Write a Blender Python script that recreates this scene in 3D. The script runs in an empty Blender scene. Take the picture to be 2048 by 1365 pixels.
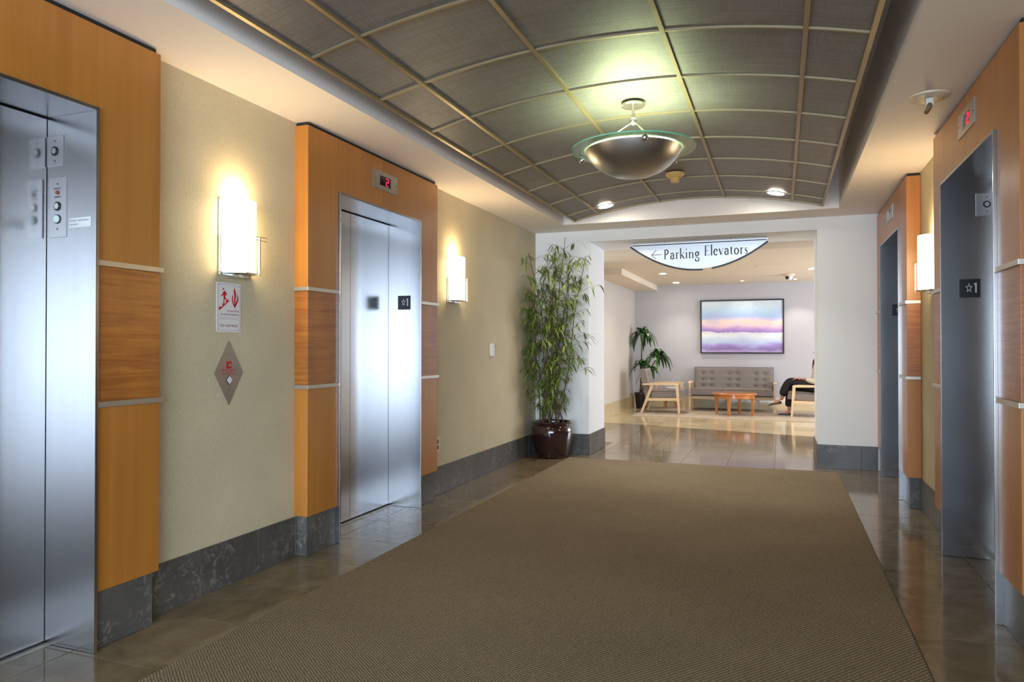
import bpy, bmesh, math, random
from math import pi, sin, cos, radians as R
from mathutils import Vector, Matrix
random.seed(7)
C = bpy.context.scene.collection
sc = bpy.context.scene

# ---------------------------------------------------------------- camera, light, exposure
cam_d = bpy.data.cameras.new('camera'); cam = bpy.data.objects.new('camera', cam_d); C.objects.link(cam)
cam_d.sensor_width = 36; cam_d.lens = 25.181; cam_d.clip_start = .02
cam.location = (0, 0, 1.2); cam.rotation_euler = (pi/2 + .0087, 0, .35898)
sc.camera = cam
vs = sc.view_settings
vs.view_transform = 'Standard'; vs.look = 'None'; vs.gamma = 1; vs.exposure = 1.52; vs.use_curve_mapping = False
sc.cycles.use_denoising = True
sc.cycles.max_bounces = 10; sc.cycles.diffuse_bounces = 5; sc.cycles.glossy_bounces = 5; sc.cycles.transmission_bounces = 8
sc.cycles.caustics_reflective = False; sc.cycles.caustics_refractive = False
sc.cycles.sample_clamp_indirect = 6
w = bpy.data.worlds.new('sky'); sc.world = w; w.use_nodes = True
w.node_tree.nodes['Background'].inputs[0].default_value = (.62, .78, 1, 1)
w.node_tree.nodes['Background'].inputs[1].default_value = 1.6

def lamp(name, kind, loc, energy, color, rot=(0, 0, 0), **k):
    d = bpy.data.lights.new(name, kind); d.energy = energy; d.color = color
    for a, b in k.items(): setattr(d, a, b)
    o = bpy.data.objects.new(name, d); o.location = loc; o.rotation_euler = rot; C.objects.link(o)
    return o
DAY = (.64, .81, 1.0); WARM = (1, .72, .38); WHITE = (1, .93, .8)
# daylight through the glazed entrance behind the photographer
lamp('entrance_daylight', 'AREA', (1.1, -5.6, 1.25), 275, DAY, (pi/2, 0, 0), shape='RECTANGLE', size=7.2, size_y=2.2)
lamp('foyer_daylight', 'AREA', (4.85, -2.9, 1.25), 110, DAY, (0, pi/2, 0), shape='RECTANGLE', size=2.2, size_y=4.8)
# added fill: unseen area lights right of the lounge and left of the hall
lamp('lounge_fill', 'AREA', (3.9, 12.0, 1.4), 62, (.78, .86, 1), (0, pi/2, 0), shape='RECTANGLE', size=1.9, size_y=3.2)
lamp('hall_fill', 'AREA', (-5.6, 9.2, 1.3), 22, (.85, .9, 1), (0, -pi/2, 0), shape='RECTANGLE', size=2.0, size_y=1.2)

# ---------------------------------------------------------------- materials
def nt(name):
    m = bpy.data.materials.new(name); m.use_nodes = True
    return m, m.node_tree, m.node_tree.nodes['Principled BSDF']
def plain(name, col, rough=.5, metal=0, coat=0, emit=None, strength=0, trans=0, ior=1.45, alpha=1, bump=0, bscale=60, var=0, vscale=4):
    m, t, b = nt(name)
    b.inputs['Base Color'].default_value = (*col, 1); b.inputs['Roughness'].default_value = rough
    b.inputs['Metallic'].default_value = metal; b.inputs['Coat Weight'].default_value = coat
    b.inputs['Coat Roughness'].default_value = .12
    b.inputs['Transmission Weight'].default_value = trans; b.inputs['IOR'].default_value = ior
    if emit: b.inputs['Emission Color'].default_value = (*emit, 1); b.inputs['Emission Strength'].default_value = strength
    if bump or var:
        g = t.nodes.new('ShaderNodeNewGeometry')
        if bump:
            n = t.nodes.new('ShaderNodeTexNoise'); n.inputs['Scale'].default_value = bscale; n.inputs['Detail'].default_value = 3
            t.links.new(g.outputs['Position'], n.inputs['Vector'])
            bp_ = t.nodes.new('ShaderNodeBump'); bp_.inputs['Strength'].default_value = bump; bp_.inputs['Distance'].default_value = .002
            t.links.new(n.outputs[0], bp_.inputs['Height']); t.links.new(bp_.outputs[0], b.inputs['Normal'])
        if var:
            n = t.nodes.new('ShaderNodeTexNoise'); n.inputs['Scale'].default_value = vscale; n.inputs['Detail'].default_value = 5
            t.links.new(g.outputs['Position'], n.inputs['Vector'])
            r = ramp(t, n.outputs[0], [(.3, tuple(c*(1-var) for c in col)), (.7, tuple(min(1, c*(1+var)) for c in col))])
            t.links.new(r, b.inputs['Base Color'])
    return m
def ramp(t, src, stops):
    r = t.nodes.new('ShaderNodeValToRGB')
    while len(r.color_ramp.elements) < len(stops): r.color_ramp.elements.new(.5)
    for e, (p, c) in zip(r.color_ramp.elements, stops): e.position = p; e.color = (*c, 1)
    t.links.new(src, r.inputs[0]); return r.outputs[0]
def pos(t, scale=(1, 1, 1), rot=(0, 0, 0), loc=(0, 0, 0)):
    g = t.nodes.new('ShaderNodeNewGeometry'); mp = t.nodes.new('ShaderNodeMapping')
    mp.inputs['Scale'].default_value = scale; mp.inputs['Rotation'].default_value = rot; mp.inputs['Location'].default_value = loc
    t.links.new(g.outputs['Position'], mp.inputs['Vector']); return mp.outputs[0]
def noise(t, v, scale=1, detail=4, rough=.5, dist=0):
    n = t.nodes.new('ShaderNodeTexNoise'); n.inputs['Scale'].default_value = scale; n.inputs['Detail'].default_value = detail
    n.inputs['Roughness'].default_value = rough; n.inputs['Distortion'].default_value = dist
    t.links.new(v, n.inputs['Vector']); return n.outputs[0]
def mixc(t, a, b, f, mode='MIX'):
    m = t.nodes.new('ShaderNodeMix'); m.data_type = 'RGBA'; m.blend_type = mode
    for i, s in ((6, a), (7, b)):
        if isinstance(s, tuple): m.inputs[i].default_value = (*s, 1)
        else: t.links.new(s, m.inputs[i])
    if isinstance(f, (int, float)): m.inputs[0].default_value = f
    else: t.links.new(f, m.inputs[0])
    return m.outputs[2]
def bump(t, b, h, strength, dist=.002):
    n = t.nodes.new('ShaderNodeBump'); n.inputs['Strength'].default_value = strength; n.inputs['Distance'].default_value = dist
    t.links.new(h, n.inputs['Height']); t.links.new(n.outputs[0], b.inputs['Normal'])
def objrand(t):
    o = t.nodes.new('ShaderNodeObjectInfo'); return o.outputs['Random']

def wood(name, a, bcol, curly=False):
    m, t, b = nt(name)
    if curly:
        n1 = noise(t, pos(t, (2.6, 2.6, 52)), 1, 5, .6, 1.0)
        n2 = noise(t, pos(t, (7, 7, 3)), 1, 3)
        c = ramp(t, n1, [(.33, a), (.5, tuple((x+y)/2 for x, y in zip(a, bcol))), (.66, bcol)])
        c = mixc(t, c, ramp(t, n2, [(.35, (.72, .66, .6)), (.65, (1.06, 1.06, 1.06))]), .6, 'MULTIPLY')
    else:
        n1 = noise(t, pos(t, (26, 26, .9)), 1, 6, .6, .5)
        n2 = noise(t, pos(t, (4, 4, .8)), 1, 3)
        c = ramp(t, n1, [(.3, a), (.7, bcol)])
        c = mixc(t, c, ramp(t, n2, [(.3, (.82, .78, .74)), (.7, (1.05, 1.05, 1.05))]), .7, 'MULTIPLY')
    rnd = ramp(t, objrand(t), [(0, (.9, .88, .86)), (1, (1.06, 1.06, 1.06))])
    c = mixc(t, c, rnd, .8, 'MULTIPLY')
    t.links.new(c, b.inputs['Base Color'])
    b.inputs['Roughness'].default_value = .42; b.inputs['Coat Weight'].default_value = .5; b.inputs['Coat Roughness'].default_value = .3
    return m
M = {}
M['maple'] = wood('honey_maple_veneer', (.42, .150, .018), (.49, .195, .030))
M['curly'] = wood('curly_maple_veneer', (.33, .095, .012), (.52, .19, .028), True)
def steel(name, col, rough, scale=(260, 260, 3)):
    m, t, b = nt(name)
    n = noise(t, pos(t, (30, 30, .5)), 1, 2)
    n2 = noise(t, pos(t, (1.6, 1.6, .9)), 1, 2)
    b.inputs['Metallic'].default_value = 1
    c = ramp(t, n, [(.2, tuple(x*.93 for x in col)), (.8, col)])
    t.links.new(c, b.inputs['Base Color'])
    r = t.nodes.new('ShaderNodeMapRange'); r.inputs[3].default_value = rough - .02; r.inputs[4].default_value = rough + .04
    t.links.new(n2, r.inputs[0]); t.links.new(r.outputs[0], b.inputs['Roughness'])
    b.inputs['Anisotropic'].default_value = .45
    cz = t.nodes.new('ShaderNodeCombineXYZ'); cz.inputs[2].default_value = 1
    t.links.new(cz.outputs[0], b.inputs['Tangent'])
    return m
M['steel'] = steel('brushed_stainless_steel', (.40, .397, .405), .195)
M['plate'] = plain('satin_plate_steel', (.47, .46, .47), .30, .95)
M['steel_flat'] = plain('stainless_header', (.36, .36, .37), .24, 1)
M['strip'] = plain('satin_aluminium_strip', (.56, .53, .48), .35, .85)
M['champagne'] = plain('champagne_metal_bar', (.34, .27, .165), .45, .6)
def wallpaper():
    m, t, b = nt('fibre_wallpaper')
    n = noise(t, pos(t, (1, 1, .55)), 90, 4, .6)
    n2 = noise(t, pos(t), 3.5, 5)
    c = ramp(t, n, [(.3, (.55, .47, .31)), (.7, (.62, .54, .37))])
    c = mixc(t, c, ramp(t, n2, [(.35, (.93, .93, .9)), (.7, (1.04, 1.03, 1.0))]), .8, 'MULTIPLY')
    t.links.new(c, b.inputs['Base Color']); b.inputs['Roughness'].default_value = .75; bump(t, b, n, .06, .001)
    return m
M['paper'] = wallpaper()
M['paint'] = plain('cool_white_paint', (.90, .91, .92), .6, bump=.08, bscale=180)
M['ceil'] = plain('ceiling_paint', (.90, .835, .80), .7, bump=.05, bscale=150)
M['lounge_ceil'] = plain('lounge_ceiling_paint', (.74, .64, .50), .7)
M['lilac'] = plain('lilac_grey_paint', (.50, .48, .50), .6, bump=.05, bscale=150)
M['greige'] = plain('greige_paint', (.55, .50, .45), .6)
def stone(name, a, b2, rough, blotch=None, sc_=3, coat=0):
    m, t, b = nt(name)
    n = noise(t, pos(t, (1, 1, 1)), sc_, 8, .62, .6)
    c = ramp(t, n, [(.3, a), (.72, b2)])
    if blotch:
        v = noise(t, pos(t), 26, 4, .6, 1.2)
        f = ramp(t, v, [(.53, (0, 0, 0)), (.63, (.85, .85, .85))])
        n3 = noise(t, pos(t), 3.2, 3); f3 = ramp(t, n3, [(.40, (.08, .08, .08)), (.62, (1, 1, 1))])
        f = mixc(t, f, f3, 1, 'MULTIPLY')
        c = mixc(t, c, blotch, f)
    rnd = ramp(t, objrand(t), [(0, (.86, .86, .86)), (1, (1.08, 1.07, 1.05))])
    c = mixc(t, c, rnd, 1, 'MULTIPLY')
    t.links.new(c, b.inputs['Base Color']); b.inputs['Roughness'].default_value = rough
    b.inputs['Coat Weight'].default_value = coat; b.inputs['Coat Roughness'].default_value = .05
    return m
M['tile'] = stone('olive_limestone_tile', (.16, .115, .060), (.30, .235, .145), .10, None, 5)
M['tile'].node_tree.nodes['Principled BSDF'].inputs['Specular IOR Level'].default_value = .75
M['base'] = stone('slate_grey_stone', (.058, .055, .054), (.115, .105, .095), .35, (.23, .20, .165), 4)
M['cream'] = stone('cream_marble', (.58, .46, .28), (.70, .58, .38), .10, None, 3)
M['grout'] = plain('tan_grout', (.20, .165, .115), .7)
def carpet():
    m, t, b = nt('brown_ribbed_carpet')
    v = pos(t, (1, 1, 1), (0, 0, R(38)))
    wv = t.nodes.new('ShaderNodeTexWave'); wv.wave_type = 'BANDS'; wv.bands_direction = 'X'
    wv.inputs['Scale'].default_value = 21; wv.inputs['Distortion'].default_value = 2.0; wv.inputs['Detail'].default_value = 2; wv.inputs['Detail Scale'].default_value = 4
    t.links.new(v, wv.inputs['Vector'])
    wv2 = t.nodes.new('ShaderNodeTexWave'); wv2.bands_direction = 'Y'
    wv2.inputs['Scale'].default_value = 30; wv2.inputs['Distortion'].default_value = 3.0; wv2.inputs['Detail'].default_value = 2
    t.links.new(v, wv2.inputs['Vector'])
    h = mixc(t, wv.outputs[0], wv2.outputs[0], .5)
    n = noise(t, pos(t, (1, 1, 1)), 230, 4, .8)
    h = mixc(t, h, n, .55)
    big = noise(t, pos(t), .8, 4)
    c = ramp(t, h, [(.26, (.085, .062, .036)), (.5, (.215, .168, .108)), (.72, (.55, .46, .33))])
    c = mixc(t, c, ramp(t, big, [(.35, (.88, .86, .84)), (.65, (1.05, 1.05, 1.05))]), 1, 'MULTIPLY')
    t.links.new(c, b.inputs['Base Color']); b.inputs['Roughness'].default_value = .95
    b.inputs['Specular IOR Level'].default_value = .15
    bump(t, b, h, .8, .004)
    return m
M['carpet'] = carpet()
def mesh_panel():
    m, t, b = nt('woven_wire_panel')
    n = noise(t, pos(t, (3, 170, 1)), 1, 3, .6, .3)
    n2 = noise(t, pos(t, (170, 10, 1)), 1, 2)
    big = noise(t, pos(t), 2.2, 3)
    c = ramp(t, n, [(.3, (.165, .157, .168)), (.7, (.25, .24, .252))])
    c = mixc(t, c, ramp(t, n2, [(.35, (.82, .8, .78)), (.65, (1.1, 1.1, 1.1))]), .5, 'MULTIPLY')
    c = mixc(t, c, ramp(t, big, [(.35, (.85, .83, .8)), (.65, (1.08, 1.08, 1.1))]), .6, 'MULTIPLY')
    t.links.new(c, b.inputs['Base Color']); b.inputs['Metallic'].default_value = .35; b.inputs['Roughness'].default_value = .5
    bump(t, b, n, .25, .001)
    return m
M['wire'] = mesh_panel()
M['black'] = plain('dark_recess', (.015, .014, .014), .6)
M['dark_plate'] = plain('black_plaque', (.012, .012, .016), .4)
M['white_ink'] = plain('white_ink', (.8, .8, .8), .5)
M['red_ink'] = plain('red_ink', (.55, .008, .02), .5)
M['grey_ink'] = plain('grey_ink', (.10, .10, .12), .5)
M['red_led'] = plain('red_led', (.3, 0, .02), .5, emit=(1, .01, .06), strength=.9)
M['display'] = plain('display_glass', (.02, .008, .008), .12)
M['white_plastic'] = plain('white_plastic', (.75, .74, .72), .4)
M['cream_plastic'] = plain('cream_plastic', (.72, .50, .20), .45)
M['ivory'] = plain('ivory_enamel', (.72, .62, .45), .4)
M['shade'] = plain('lit_opal_glass', (.8, .75, .65), .4, emit=(1, .78, .45), strength=8)
M['nickel'] = plain('satin_nickel', (.62, .60, .56), .28, 1)
M['bowl'] = plain('spun_metal_bowl', (.56, .55, .55), .36, 1)
M['bulb'] = plain('lamp_glow', (.9, .9, .8), .5, emit=(.80, 1, .42), strength=10)
M['lens'] = plain('downlight_glow', (.9, .9, .8), .5, emit=(1, .93, .78), strength=40)
M['lens_small'] = plain('small_downlight_glow', (.9, .9, .8), .5, emit=(1, .88, .66), strength=12)
M['glass'] = plain('green_edge_glass', (.74, .95, .78), .15, trans=.62, ior=1.45)
M['glass_edge'] = plain('polished_glass_edge', (.22, .62, .40), .1)
M['glaze'] = plain('oxblood_glaze', (.022, .005, .007), .08, coat=1)
M['soil'] = plain('dark_soil', (.03, .02, .012), .9, bump=.8, bscale=80)
def leafmat(name, a, b2, rough=.4):
    m, t, b = nt(name)
    r = ramp(t, objrand(t), [(0, a), (1, b2)])
    n = noise(t, pos(t), 14, 3)
    c = mixc(t, r, ramp(t, n, [(.35, (.6, .62, .5)), (.65, (1.25, 1.2, 1.1))]), .8, 'MULTIPLY')
    t.links.new(c, b.inputs['Base Color']); b.inputs['Roughness'].default_value = rough
    b.inputs['Subsurface Weight'].default_value = 0
    return m
M['leaf'] = leafmat('bamboo_leaf', (.09, .17, .026), (.33, .40, .085))
M['strap'] = leafmat('dracaena_leaf', (.015, .055, .010), (.035, .11, .02), .22)
M['stem'] = plain('bamboo_cane', (.12, .075, .035), .55, var=.4, vscale=20)
M['twig'] = plain('dry_twig', (.36, .25, .12), .7)
M['fabric'] = plain('grey_weave', (.215, .185, .170), .9, bump=.5, bscale=500, var=.08, vscale=60)
M['piping'] = plain('dark_piping', (.06, .05, .048), .8)
M['birch'] = plain('pale_birch', (.70, .50, .30), .42, var=.08, vscale=18)
M['cherry'] = plain('cherry_wood', (.50, .16, .03), .22, coat=.6, var=.1, vscale=14)
M['rug'] = plain('beige_rug', (.42, .34, .26), .95, bump=.6, bscale=300, var=.15, vscale=7)
M['skin'] = plain('skin', (.48, .22, .14), .5)
M['trousers'] = plain('black_trousers', (.010, .009, .011), .8)
M['blouse'] = plain('cream_blouse', (.72, .68, .56), .7, var=.12, vscale=30)
M['shoe'] = plain('dark_shoe', (.030, .025, .026), .4)
M['hair'] = plain('auburn_hair', (.10, .025, .012), .5)
M['darkpot'] = plain('dark_brown_pot', (.022, .014, .010), .35)
M['sign_metal'] = plain('brushed_sign_aluminium', (.60, .62, .66), .38, .8)
M['navy'] = plain('dark_sign_edge', (.015, .016, .03), .3)

# ---------------------------------------------------------------- mesh helpers
class B:
    def __init__(s): s.bm = bmesh.new()
    def box(s, x0, x1, y0, y1, z0, z1, bev=0):
        x0, x1 = sorted((x0, x1)); y0, y1 = sorted((y0, y1)); z0, z1 = sorted((z0, z1))
        v = [s.bm.verts.new(p) for p in ((x0,y0,z0),(x1,y0,z0),(x1,y1,z0),(x0,y1,z0),(x0,y0,z1),(x1,y0,z1),(x1,y1,z1),(x0,y1,z1))]
        fs = [s.bm.faces.new([v[i] for i in q]) for q in ((0,3,2,1),(4,5,6,7),(0,1,5,4),(1,2,6,5),(2,3,7,6),(3,0,4,7))]
        if bev:
            es = list({e for f in fs for e in f.edges})
            bmesh.ops.bevel(s.bm, geom=es, offset=bev, segments=2, profile=.6, affect='EDGES')
        return s
    def hexa(s, p):  # eight corners, bottom ring then top ring
        v = [s.bm.verts.new(q) for q in p]
        for q in ((0,3,2,1),(4,5,6,7),(0,1,5,4),(1,2,6,5),(2,3,7,6),(3,0,4,7)): s.bm.faces.new([v[i] for i in q])
        return s
    def tube(s, pts, r, seg=8, cap=True):
        pts = [Vector(p) for p in pts]; n = len(pts)
        rs = r if isinstance(r, (list, tuple)) else [r]*n
        rings = []; up = None
        for i, p in enumerate(pts):
            d = (pts[min(i+1, n-1)] - pts[max(i-1, 0)]).normalized()
            if up is None: up = Vector((0, 0, 1)) if abs(d.z) < .9 else Vector((1, 0, 0))
            a = d.cross(up).normalized(); b = a.cross(d).normalized(); up = b
            rings.append([s.bm.verts.new(p + (a*cos(2*pi*k/seg) + b*sin(2*pi*k/seg))*rs[i]) for k in range(seg)])
        for i in range(n-1):
            for k in range(seg): s.bm.faces.new((rings[i][k], rings[i][(k+1)%seg], rings[i+1][(k+1)%seg], rings[i+1][k]))
        if cap: s.bm.faces.new(rings[0][::-1]); s.bm.faces.new(rings[-1])
        return s
    def lathe(s, prof, c=(0, 0, 0), seg=40, close=False):
        rings = []
        for r, z in prof:
            if r < 1e-6: rings.append([s.bm.verts.new((c[0], c[1], c[2]+z))])
            else: rings.append([s.bm.verts.new((c[0]+r*cos(2*pi*k/seg), c[1]+r*sin(2*pi*k/seg), c[2]+z)) for k in range(seg)])
        pairs = list(zip(rings, rings[1:])) + ([(rings[-1], rings[0])] if close else [])
        for a, b in pairs:
            for k in range(seg):
                l = (k+1) % seg
                if len(a) == 1: s.bm.faces.new((a[0], b[l], b[k]))
                elif len(b) == 1: s.bm.faces.new((a[k], a[l], b[0]))
                else: s.bm.faces.new((a[k], a[l], b[l], b[k]))
        return s
    def prism(s, poly, f, t0, t1):  # poly of 2D points, f(u, v, t) -> xyz
        a = [s.bm.verts.new(f(u, v, t0)) for u, v in poly]; b = [s.bm.verts.new(f(u, v, t1)) for u, v in poly]
        s.bm.faces.new(a[::-1]); s.bm.faces.new(b); n = len(poly)
        for i in range(n): s.bm.faces.new((a[i], a[(i+1)%n], b[(i+1)%n], b[i]))
        return s
    def ball(s, c, r, u=16, v=10, scale=(1, 1, 1)):
        m = Matrix.Translation(c) @ Matrix.Diagonal((*[r*k for k in scale], 1))
        bmesh.ops.create_uvsphere(s.bm, u_segments=u, v_segments=v, radius=1, matrix=m); return s
WO = {}
def obj(name, b, mat, parent=None, smooth=False, label=None, cat=None, group=None, kind=None, recalc=True, origin=None):
    bm = b.bm if isinstance(b, B) else b
    if recalc: bmesh.ops.recalc_face_normals(bm, faces=bm.faces)
    vs_ = bm.verts
    lo = Vector([min(v.co[i] for v in vs_) for i in range(3)]); hi = Vector([max(v.co[i] for v in vs_) for i in range(3)])
    o0 = Vector(origin) if origin else Vector(((lo.x+hi.x)/2, (lo.y+hi.y)/2, lo.z))
    bmesh.ops.translate(bm, verts=bm.verts, vec=-o0)
    me = bpy.data.meshes.new(name); bm.to_mesh(me); bm.free()
    for m in (mat if isinstance(mat, (list, tuple)) else [mat]): me.materials.append(m)
    if smooth:
        for p in me.polygons: p.use_smooth = True
        me.set_sharp_from_angle(angle=R(38))
    o = bpy.data.objects.new(name, me); C.objects.link(o)
    WO[o.name] = o0
    if parent: o.parent = parent; o.location = o0 - WO[parent.name]
    else: o.location = o0
    return tag(o, label, cat, group, kind)
def tag(o, label=None, cat=None, group=None, kind=None):
    for k, v in (('label', label), ('category', cat), ('group', group), ('kind', kind)):
        if v: o[k] = v
    return o
def root(name, loc, label=None, cat=None, group=None, kind=None):
    o = bpy.data.objects.new(name, None); o.empty_display_size = .1; o.location = loc; C.objects.link(o); WO[o.name] = Vector(loc)
    return tag(o, label, cat, group, kind)
def copy_tree(o, parent=None):
    c = o.copy(); C.objects.link(c); c.parent = parent
    for ch in list(o.children): copy_tree(ch, c)
    return c
def S(name, b, mat, label=None): return obj(name, b, mat, kind='structure', label=label)
def text(body, size, f, name, mat, parent, align='CENTER', extr=.0006, bold=0):
    """text mesh laid on a surface: f(u, v, t) -> xyz"""
    cu = bpy.data.curves.new('t', 'FONT'); cu.body = body; cu.size = size; cu.align_x = align; cu.offset = bold; cu.resolution_u = 3
    o = bpy.data.objects.new('t', cu); C.objects.link(o)
    me = bpy.data.meshes.new_from_object(o.evaluated_get(bpy.context.evaluated_depsgraph_get()))
    b = B(); b.bm.from_mesh(me)
    r = bmesh.ops.extrude_face_region(b.bm, geom=list(b.bm.faces))
    up = [v for v in r['geom'] if isinstance(v, bmesh.types.BMVert)]; ups = set(up)
    for v in b.bm.verts: v.co = f(v.co.x, v.co.y, extr if v in ups else 0)
    bpy.data.objects.remove(o); bpy.data.curves.remove(cu); bpy.data.meshes.remove(me)
    return obj(name, b, mat, parent)

# ---------------------------------------------------------------- room shell
XL, XR = -2.622, .973          # papered walls
PL, PR = -2.53, .879           # faces of the wooden elevator surrounds
ZC, YB, YJ = 2.4985, 7.755, 8.487
LIFTS = {'P1': (-1, .71, 2.38, 1.01, 2.07), 'P2': (-1, 3.42, 5.07, 3.72, 4.78), 'R1': (1, 3.32, 5.01, 3.64, 4.75), 'R2': (1, 6.02, 7.755, 6.345, 7.44)}
ZF = 2.148
for nm, xa, xb, keys in (('wall_left', XL-.22, XL, ('P1', 'P2')), ('wall_right', XR, XR+.22, ('R1', 'R2'))):
    b = B(); y = -5.8 if nm == 'wall_left' else -.3
    for k in keys:
        _, _, _, f0, f1 = LIFTS[k]
        b.box(xa, xb, y, f0, 0, 2.7); b.box(xa, xb, f0, f1, ZF, 2.7); y = f1
    b.box(xa, xb, y, YB, 0, 2.7)
    S(nm, b, M['paper'], 'wall covered in beige fibre wallpaper')
b = B()
b.box(-6, -1.997, YB, YJ, 0, 2.95).box(.343, 4.0, YB, YJ, 0, 2.95).box(-1.997, .343, YB, YJ, 2.375, 2.95)
S('wall_back', b, M['paint'], 'white end wall with a wide opening to the lounge')
# ceiling with a recessed tray
b = B(); TX0, TX1, TY0, TY1 = -2.157, .512, .22, 7.304
b.box(XL-.2, TX0, -5.8, YB, ZC, 2.9).box(TX1, XR+.2, -5.8, YB, ZC, 2.9).box(TX0, TX1, TY1, YB, ZC, 2.9).box(TX0, TX1, -5.8, TY0, ZC, 2.9).box(XL-.2, XR+.2, -5.8, YB, 2.9, 2.98).box(XR+.2, 5.2, -5.8, -.1, ZC, 2.9)
S('ceiling', b, M['ceil'], 'painted ceiling with a recessed tray')
# glazed foyer walls behind the camera
b = B()
b.box(XL-.2, -2.5, -6.0, -5.8, 0, 2.7).box(4.7, 5.2, -6.0, -5.8, 0, 2.7).box(-2.5, 4.7, -6.0, -5.8, 2.38, 2.7)
S('wall_front', b, M['paint'])
b = B(); b.box(XR+.22, 5.2, -.3, -.1, 0, 2.7).box(5.0, 5.2, -5.8, -5.35, 0, 2.7).box(5.0, 5.2, -.5, -.3, 0, 2.7).box(5.0, 5.2, -5.35, -.5, 2.38, 2.7)
S('wall_foyer_right', b, M['paint'])
b = B()
for x in (-2.47, -1.25, -.03, 1.2, 2.4, 3.6, 4.67): b.box(x-.03, x+.03, -5.75, -5.69, 0, 2.38)
for z in (.06, 2.35): b.box(-2.5, 4.7, -5.75, -5.69, z-.03, z+.03)
S('door_1', b, M['strip'], 'glazed entrance doors')
b = B()
for y in (-5.32, -4.1, -2.9, -1.7, -.53): b.box(4.92, 4.98, y-.03, y+.03, 0, 2.38)
S('window_2', b, M['strip'])
# cross hall and lounge shell
XLL, YLB, ZLC = -2.79, 14.55, 2.44
S('ceiling', B().box(-6, 4.0, YJ, 9.6, 2.52, 2.6), M['ceil'])
S('ceiling', B().box(-6, 4.0, 9.6, YLB+.2, ZLC, 2.6), M['lounge_ceil'], 'tan painted lounge ceiling')
S('trim_1', B().box(XLL, -2.33, 11.1, YLB, 2.34, ZLC), M['lounge_ceil'], 'dropped soffit along the lounge ceiling')
S('wall_lounge_back', B().box(XLL-.2, 4.0, YLB, YLB+.2, 0, 2.6), M['lilac'], 'lilac grey lounge wall')
S('wall_lounge_left', B().box(XLL-.2, XLL, 10.0, YLB, 0, 2.6), M['greige'], 'pale greige lounge wall')
b = B(); b.box(4.0, 4.2, YJ, 10.3, 0, 2.6).box(4.0, 4.2, 13.7, YLB+.2, 0, 2.6).box(4.0, 4.2, 10.3, 13.7, 0, .4).box(4.0, 4.2, 10.3, 13.7, 2.4, 2.6)
S('wall_lounge_right', b, M['greige'])
b = B()
for y in (10.3, 11.45, 12.6, 13.7): b.box(4.02, 4.08, y-.03, y+.03, .4, 2.4)
S('added_window', b, M['strip'])  # unseen window bars added to go with the lounge fill light
S('wall_hall_left', B().box(-6.2, -6, YB, 10.2, 0, 2.6).box(-6, XLL-.2, 10.0, 10.2, 0, 2.6), M['paint'])

# floor: sub-floor slab in grout colour, stone tiles as parts
fl = S('floor', B().box(-6.2, 5.2, -6, YLB+.2, -.1, -.004), M['grout'], 'polished olive limestone tile floor')
def tile_mesh(w_, d_, mat):
    b = B(); g = .0026
    b.box(-w_/2+g, w_/2-g, -d_/2+g, d_/2-g, -.012, 0)
    me = bpy.data.meshes.new('tile'); b.bm.to_mesh(me); b.bm.free(); me.materials.append(mat); return me
TM = {}
def floor_tile(x0, x1, y0, y1, mat='tile'):
    key = (round(x1-x0, 3), round(y1-y0, 3), mat)
    if key not in TM: TM[key] = tile_mesh(x1-x0, y1-y0, M[mat])
    o = bpy.data.objects.new('tile', TM[key]); C.objects.link(o); o.parent = fl
    o.location = Vector(((x0+x1)/2, (y0+y1)/2, random.uniform(-.0003, .0003))) - WO[fl.name]
    return o
G = .457
ys = [2.49 + G*k for k in range(-6, 12)]; ys[-1] = 7.53
for a, c in zip(ys, ys[1:]):
    floor_tile(XL, -2.155, a, c); floor_tile(.512, XR, a, c)
for k, (s, _, _, f0, f1) in LIFTS.items():   # floors of the door recesses
    xa, xb = (PL-.262, XL) if s < 0 else (XR, PR+.262)
    cut = [f0+.012] + [y for y in ys if f0+.03 < y < f1-.03] + [f1-.012]
    for a, c in zip(cut, cut[1:]): floor_tile(xa, xb, a, c)
obj('stone_slab', B().box(XR+.001, 5.0, -5.8, -.31, -.003, .001), M['tile'], fl)
xs = [-.52 + .4575*k for k in range(-8, 6)]
yh = [7.53 + G*k for k in range(0, 10)]
L0, L1 = Vector((-2.65, 11.26)), Vector((.41, 10.42)); LD = (L1-L0).normalized(); LN = Vector((-LD.y, LD.x))
def clipped(x0, x1, y0, y1, mat, keep_far, z=0):
    b = B(); g = .0022; b.box(x0+g, x1-g, y0+g, y1-g, -.012, z)
    r = bmesh.ops.bisect_plane(b.bm, geom=b.bm.verts[:]+b.bm.edges[:]+b.bm.faces[:], plane_co=(L0.x, L0.y, 0), plane_no=(LN.x, LN.y, 0), clear_outer=not keep_far, clear_inner=keep_far)
    if len(b.bm.verts) < 3: b.bm.free(); return
    ed = [e for e in b.bm.edges if e.is_boundary]
    if ed: bmesh.ops.holes_fill(b.bm, edges=ed)
    obj('tile', b, M[mat], fl)
for a, c in zip(xs, xs[1:]):
    for y0, y1 in zip(yh, yh[1:]):
        x0 = max(a, -2.79) if y0 > 9.9 else a
        if c <= x0+.02: continue
        if y0 < YJ - .01:     # inside the opening only
            x0 = max(a, -1.985); x1 = min(c, .33)
            if x1 - x0 < .02: continue
        else: x1 = c
        far = [(Vector((x, y))-L0).dot(LN) for x in (x0, x1) for y in (y0, y1)]
        if max(far) <= 0: floor_tile(x0, x1, y0, y1)
        elif min(far) < 0: clipped(x0, x1, y0, y1, 'tile', False)
for x0, x1 in ((-2.61, -1.985), (.33, .89)): floor_tile(x0, x1, 7.53, YB-.0)
G2 = .61
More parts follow.
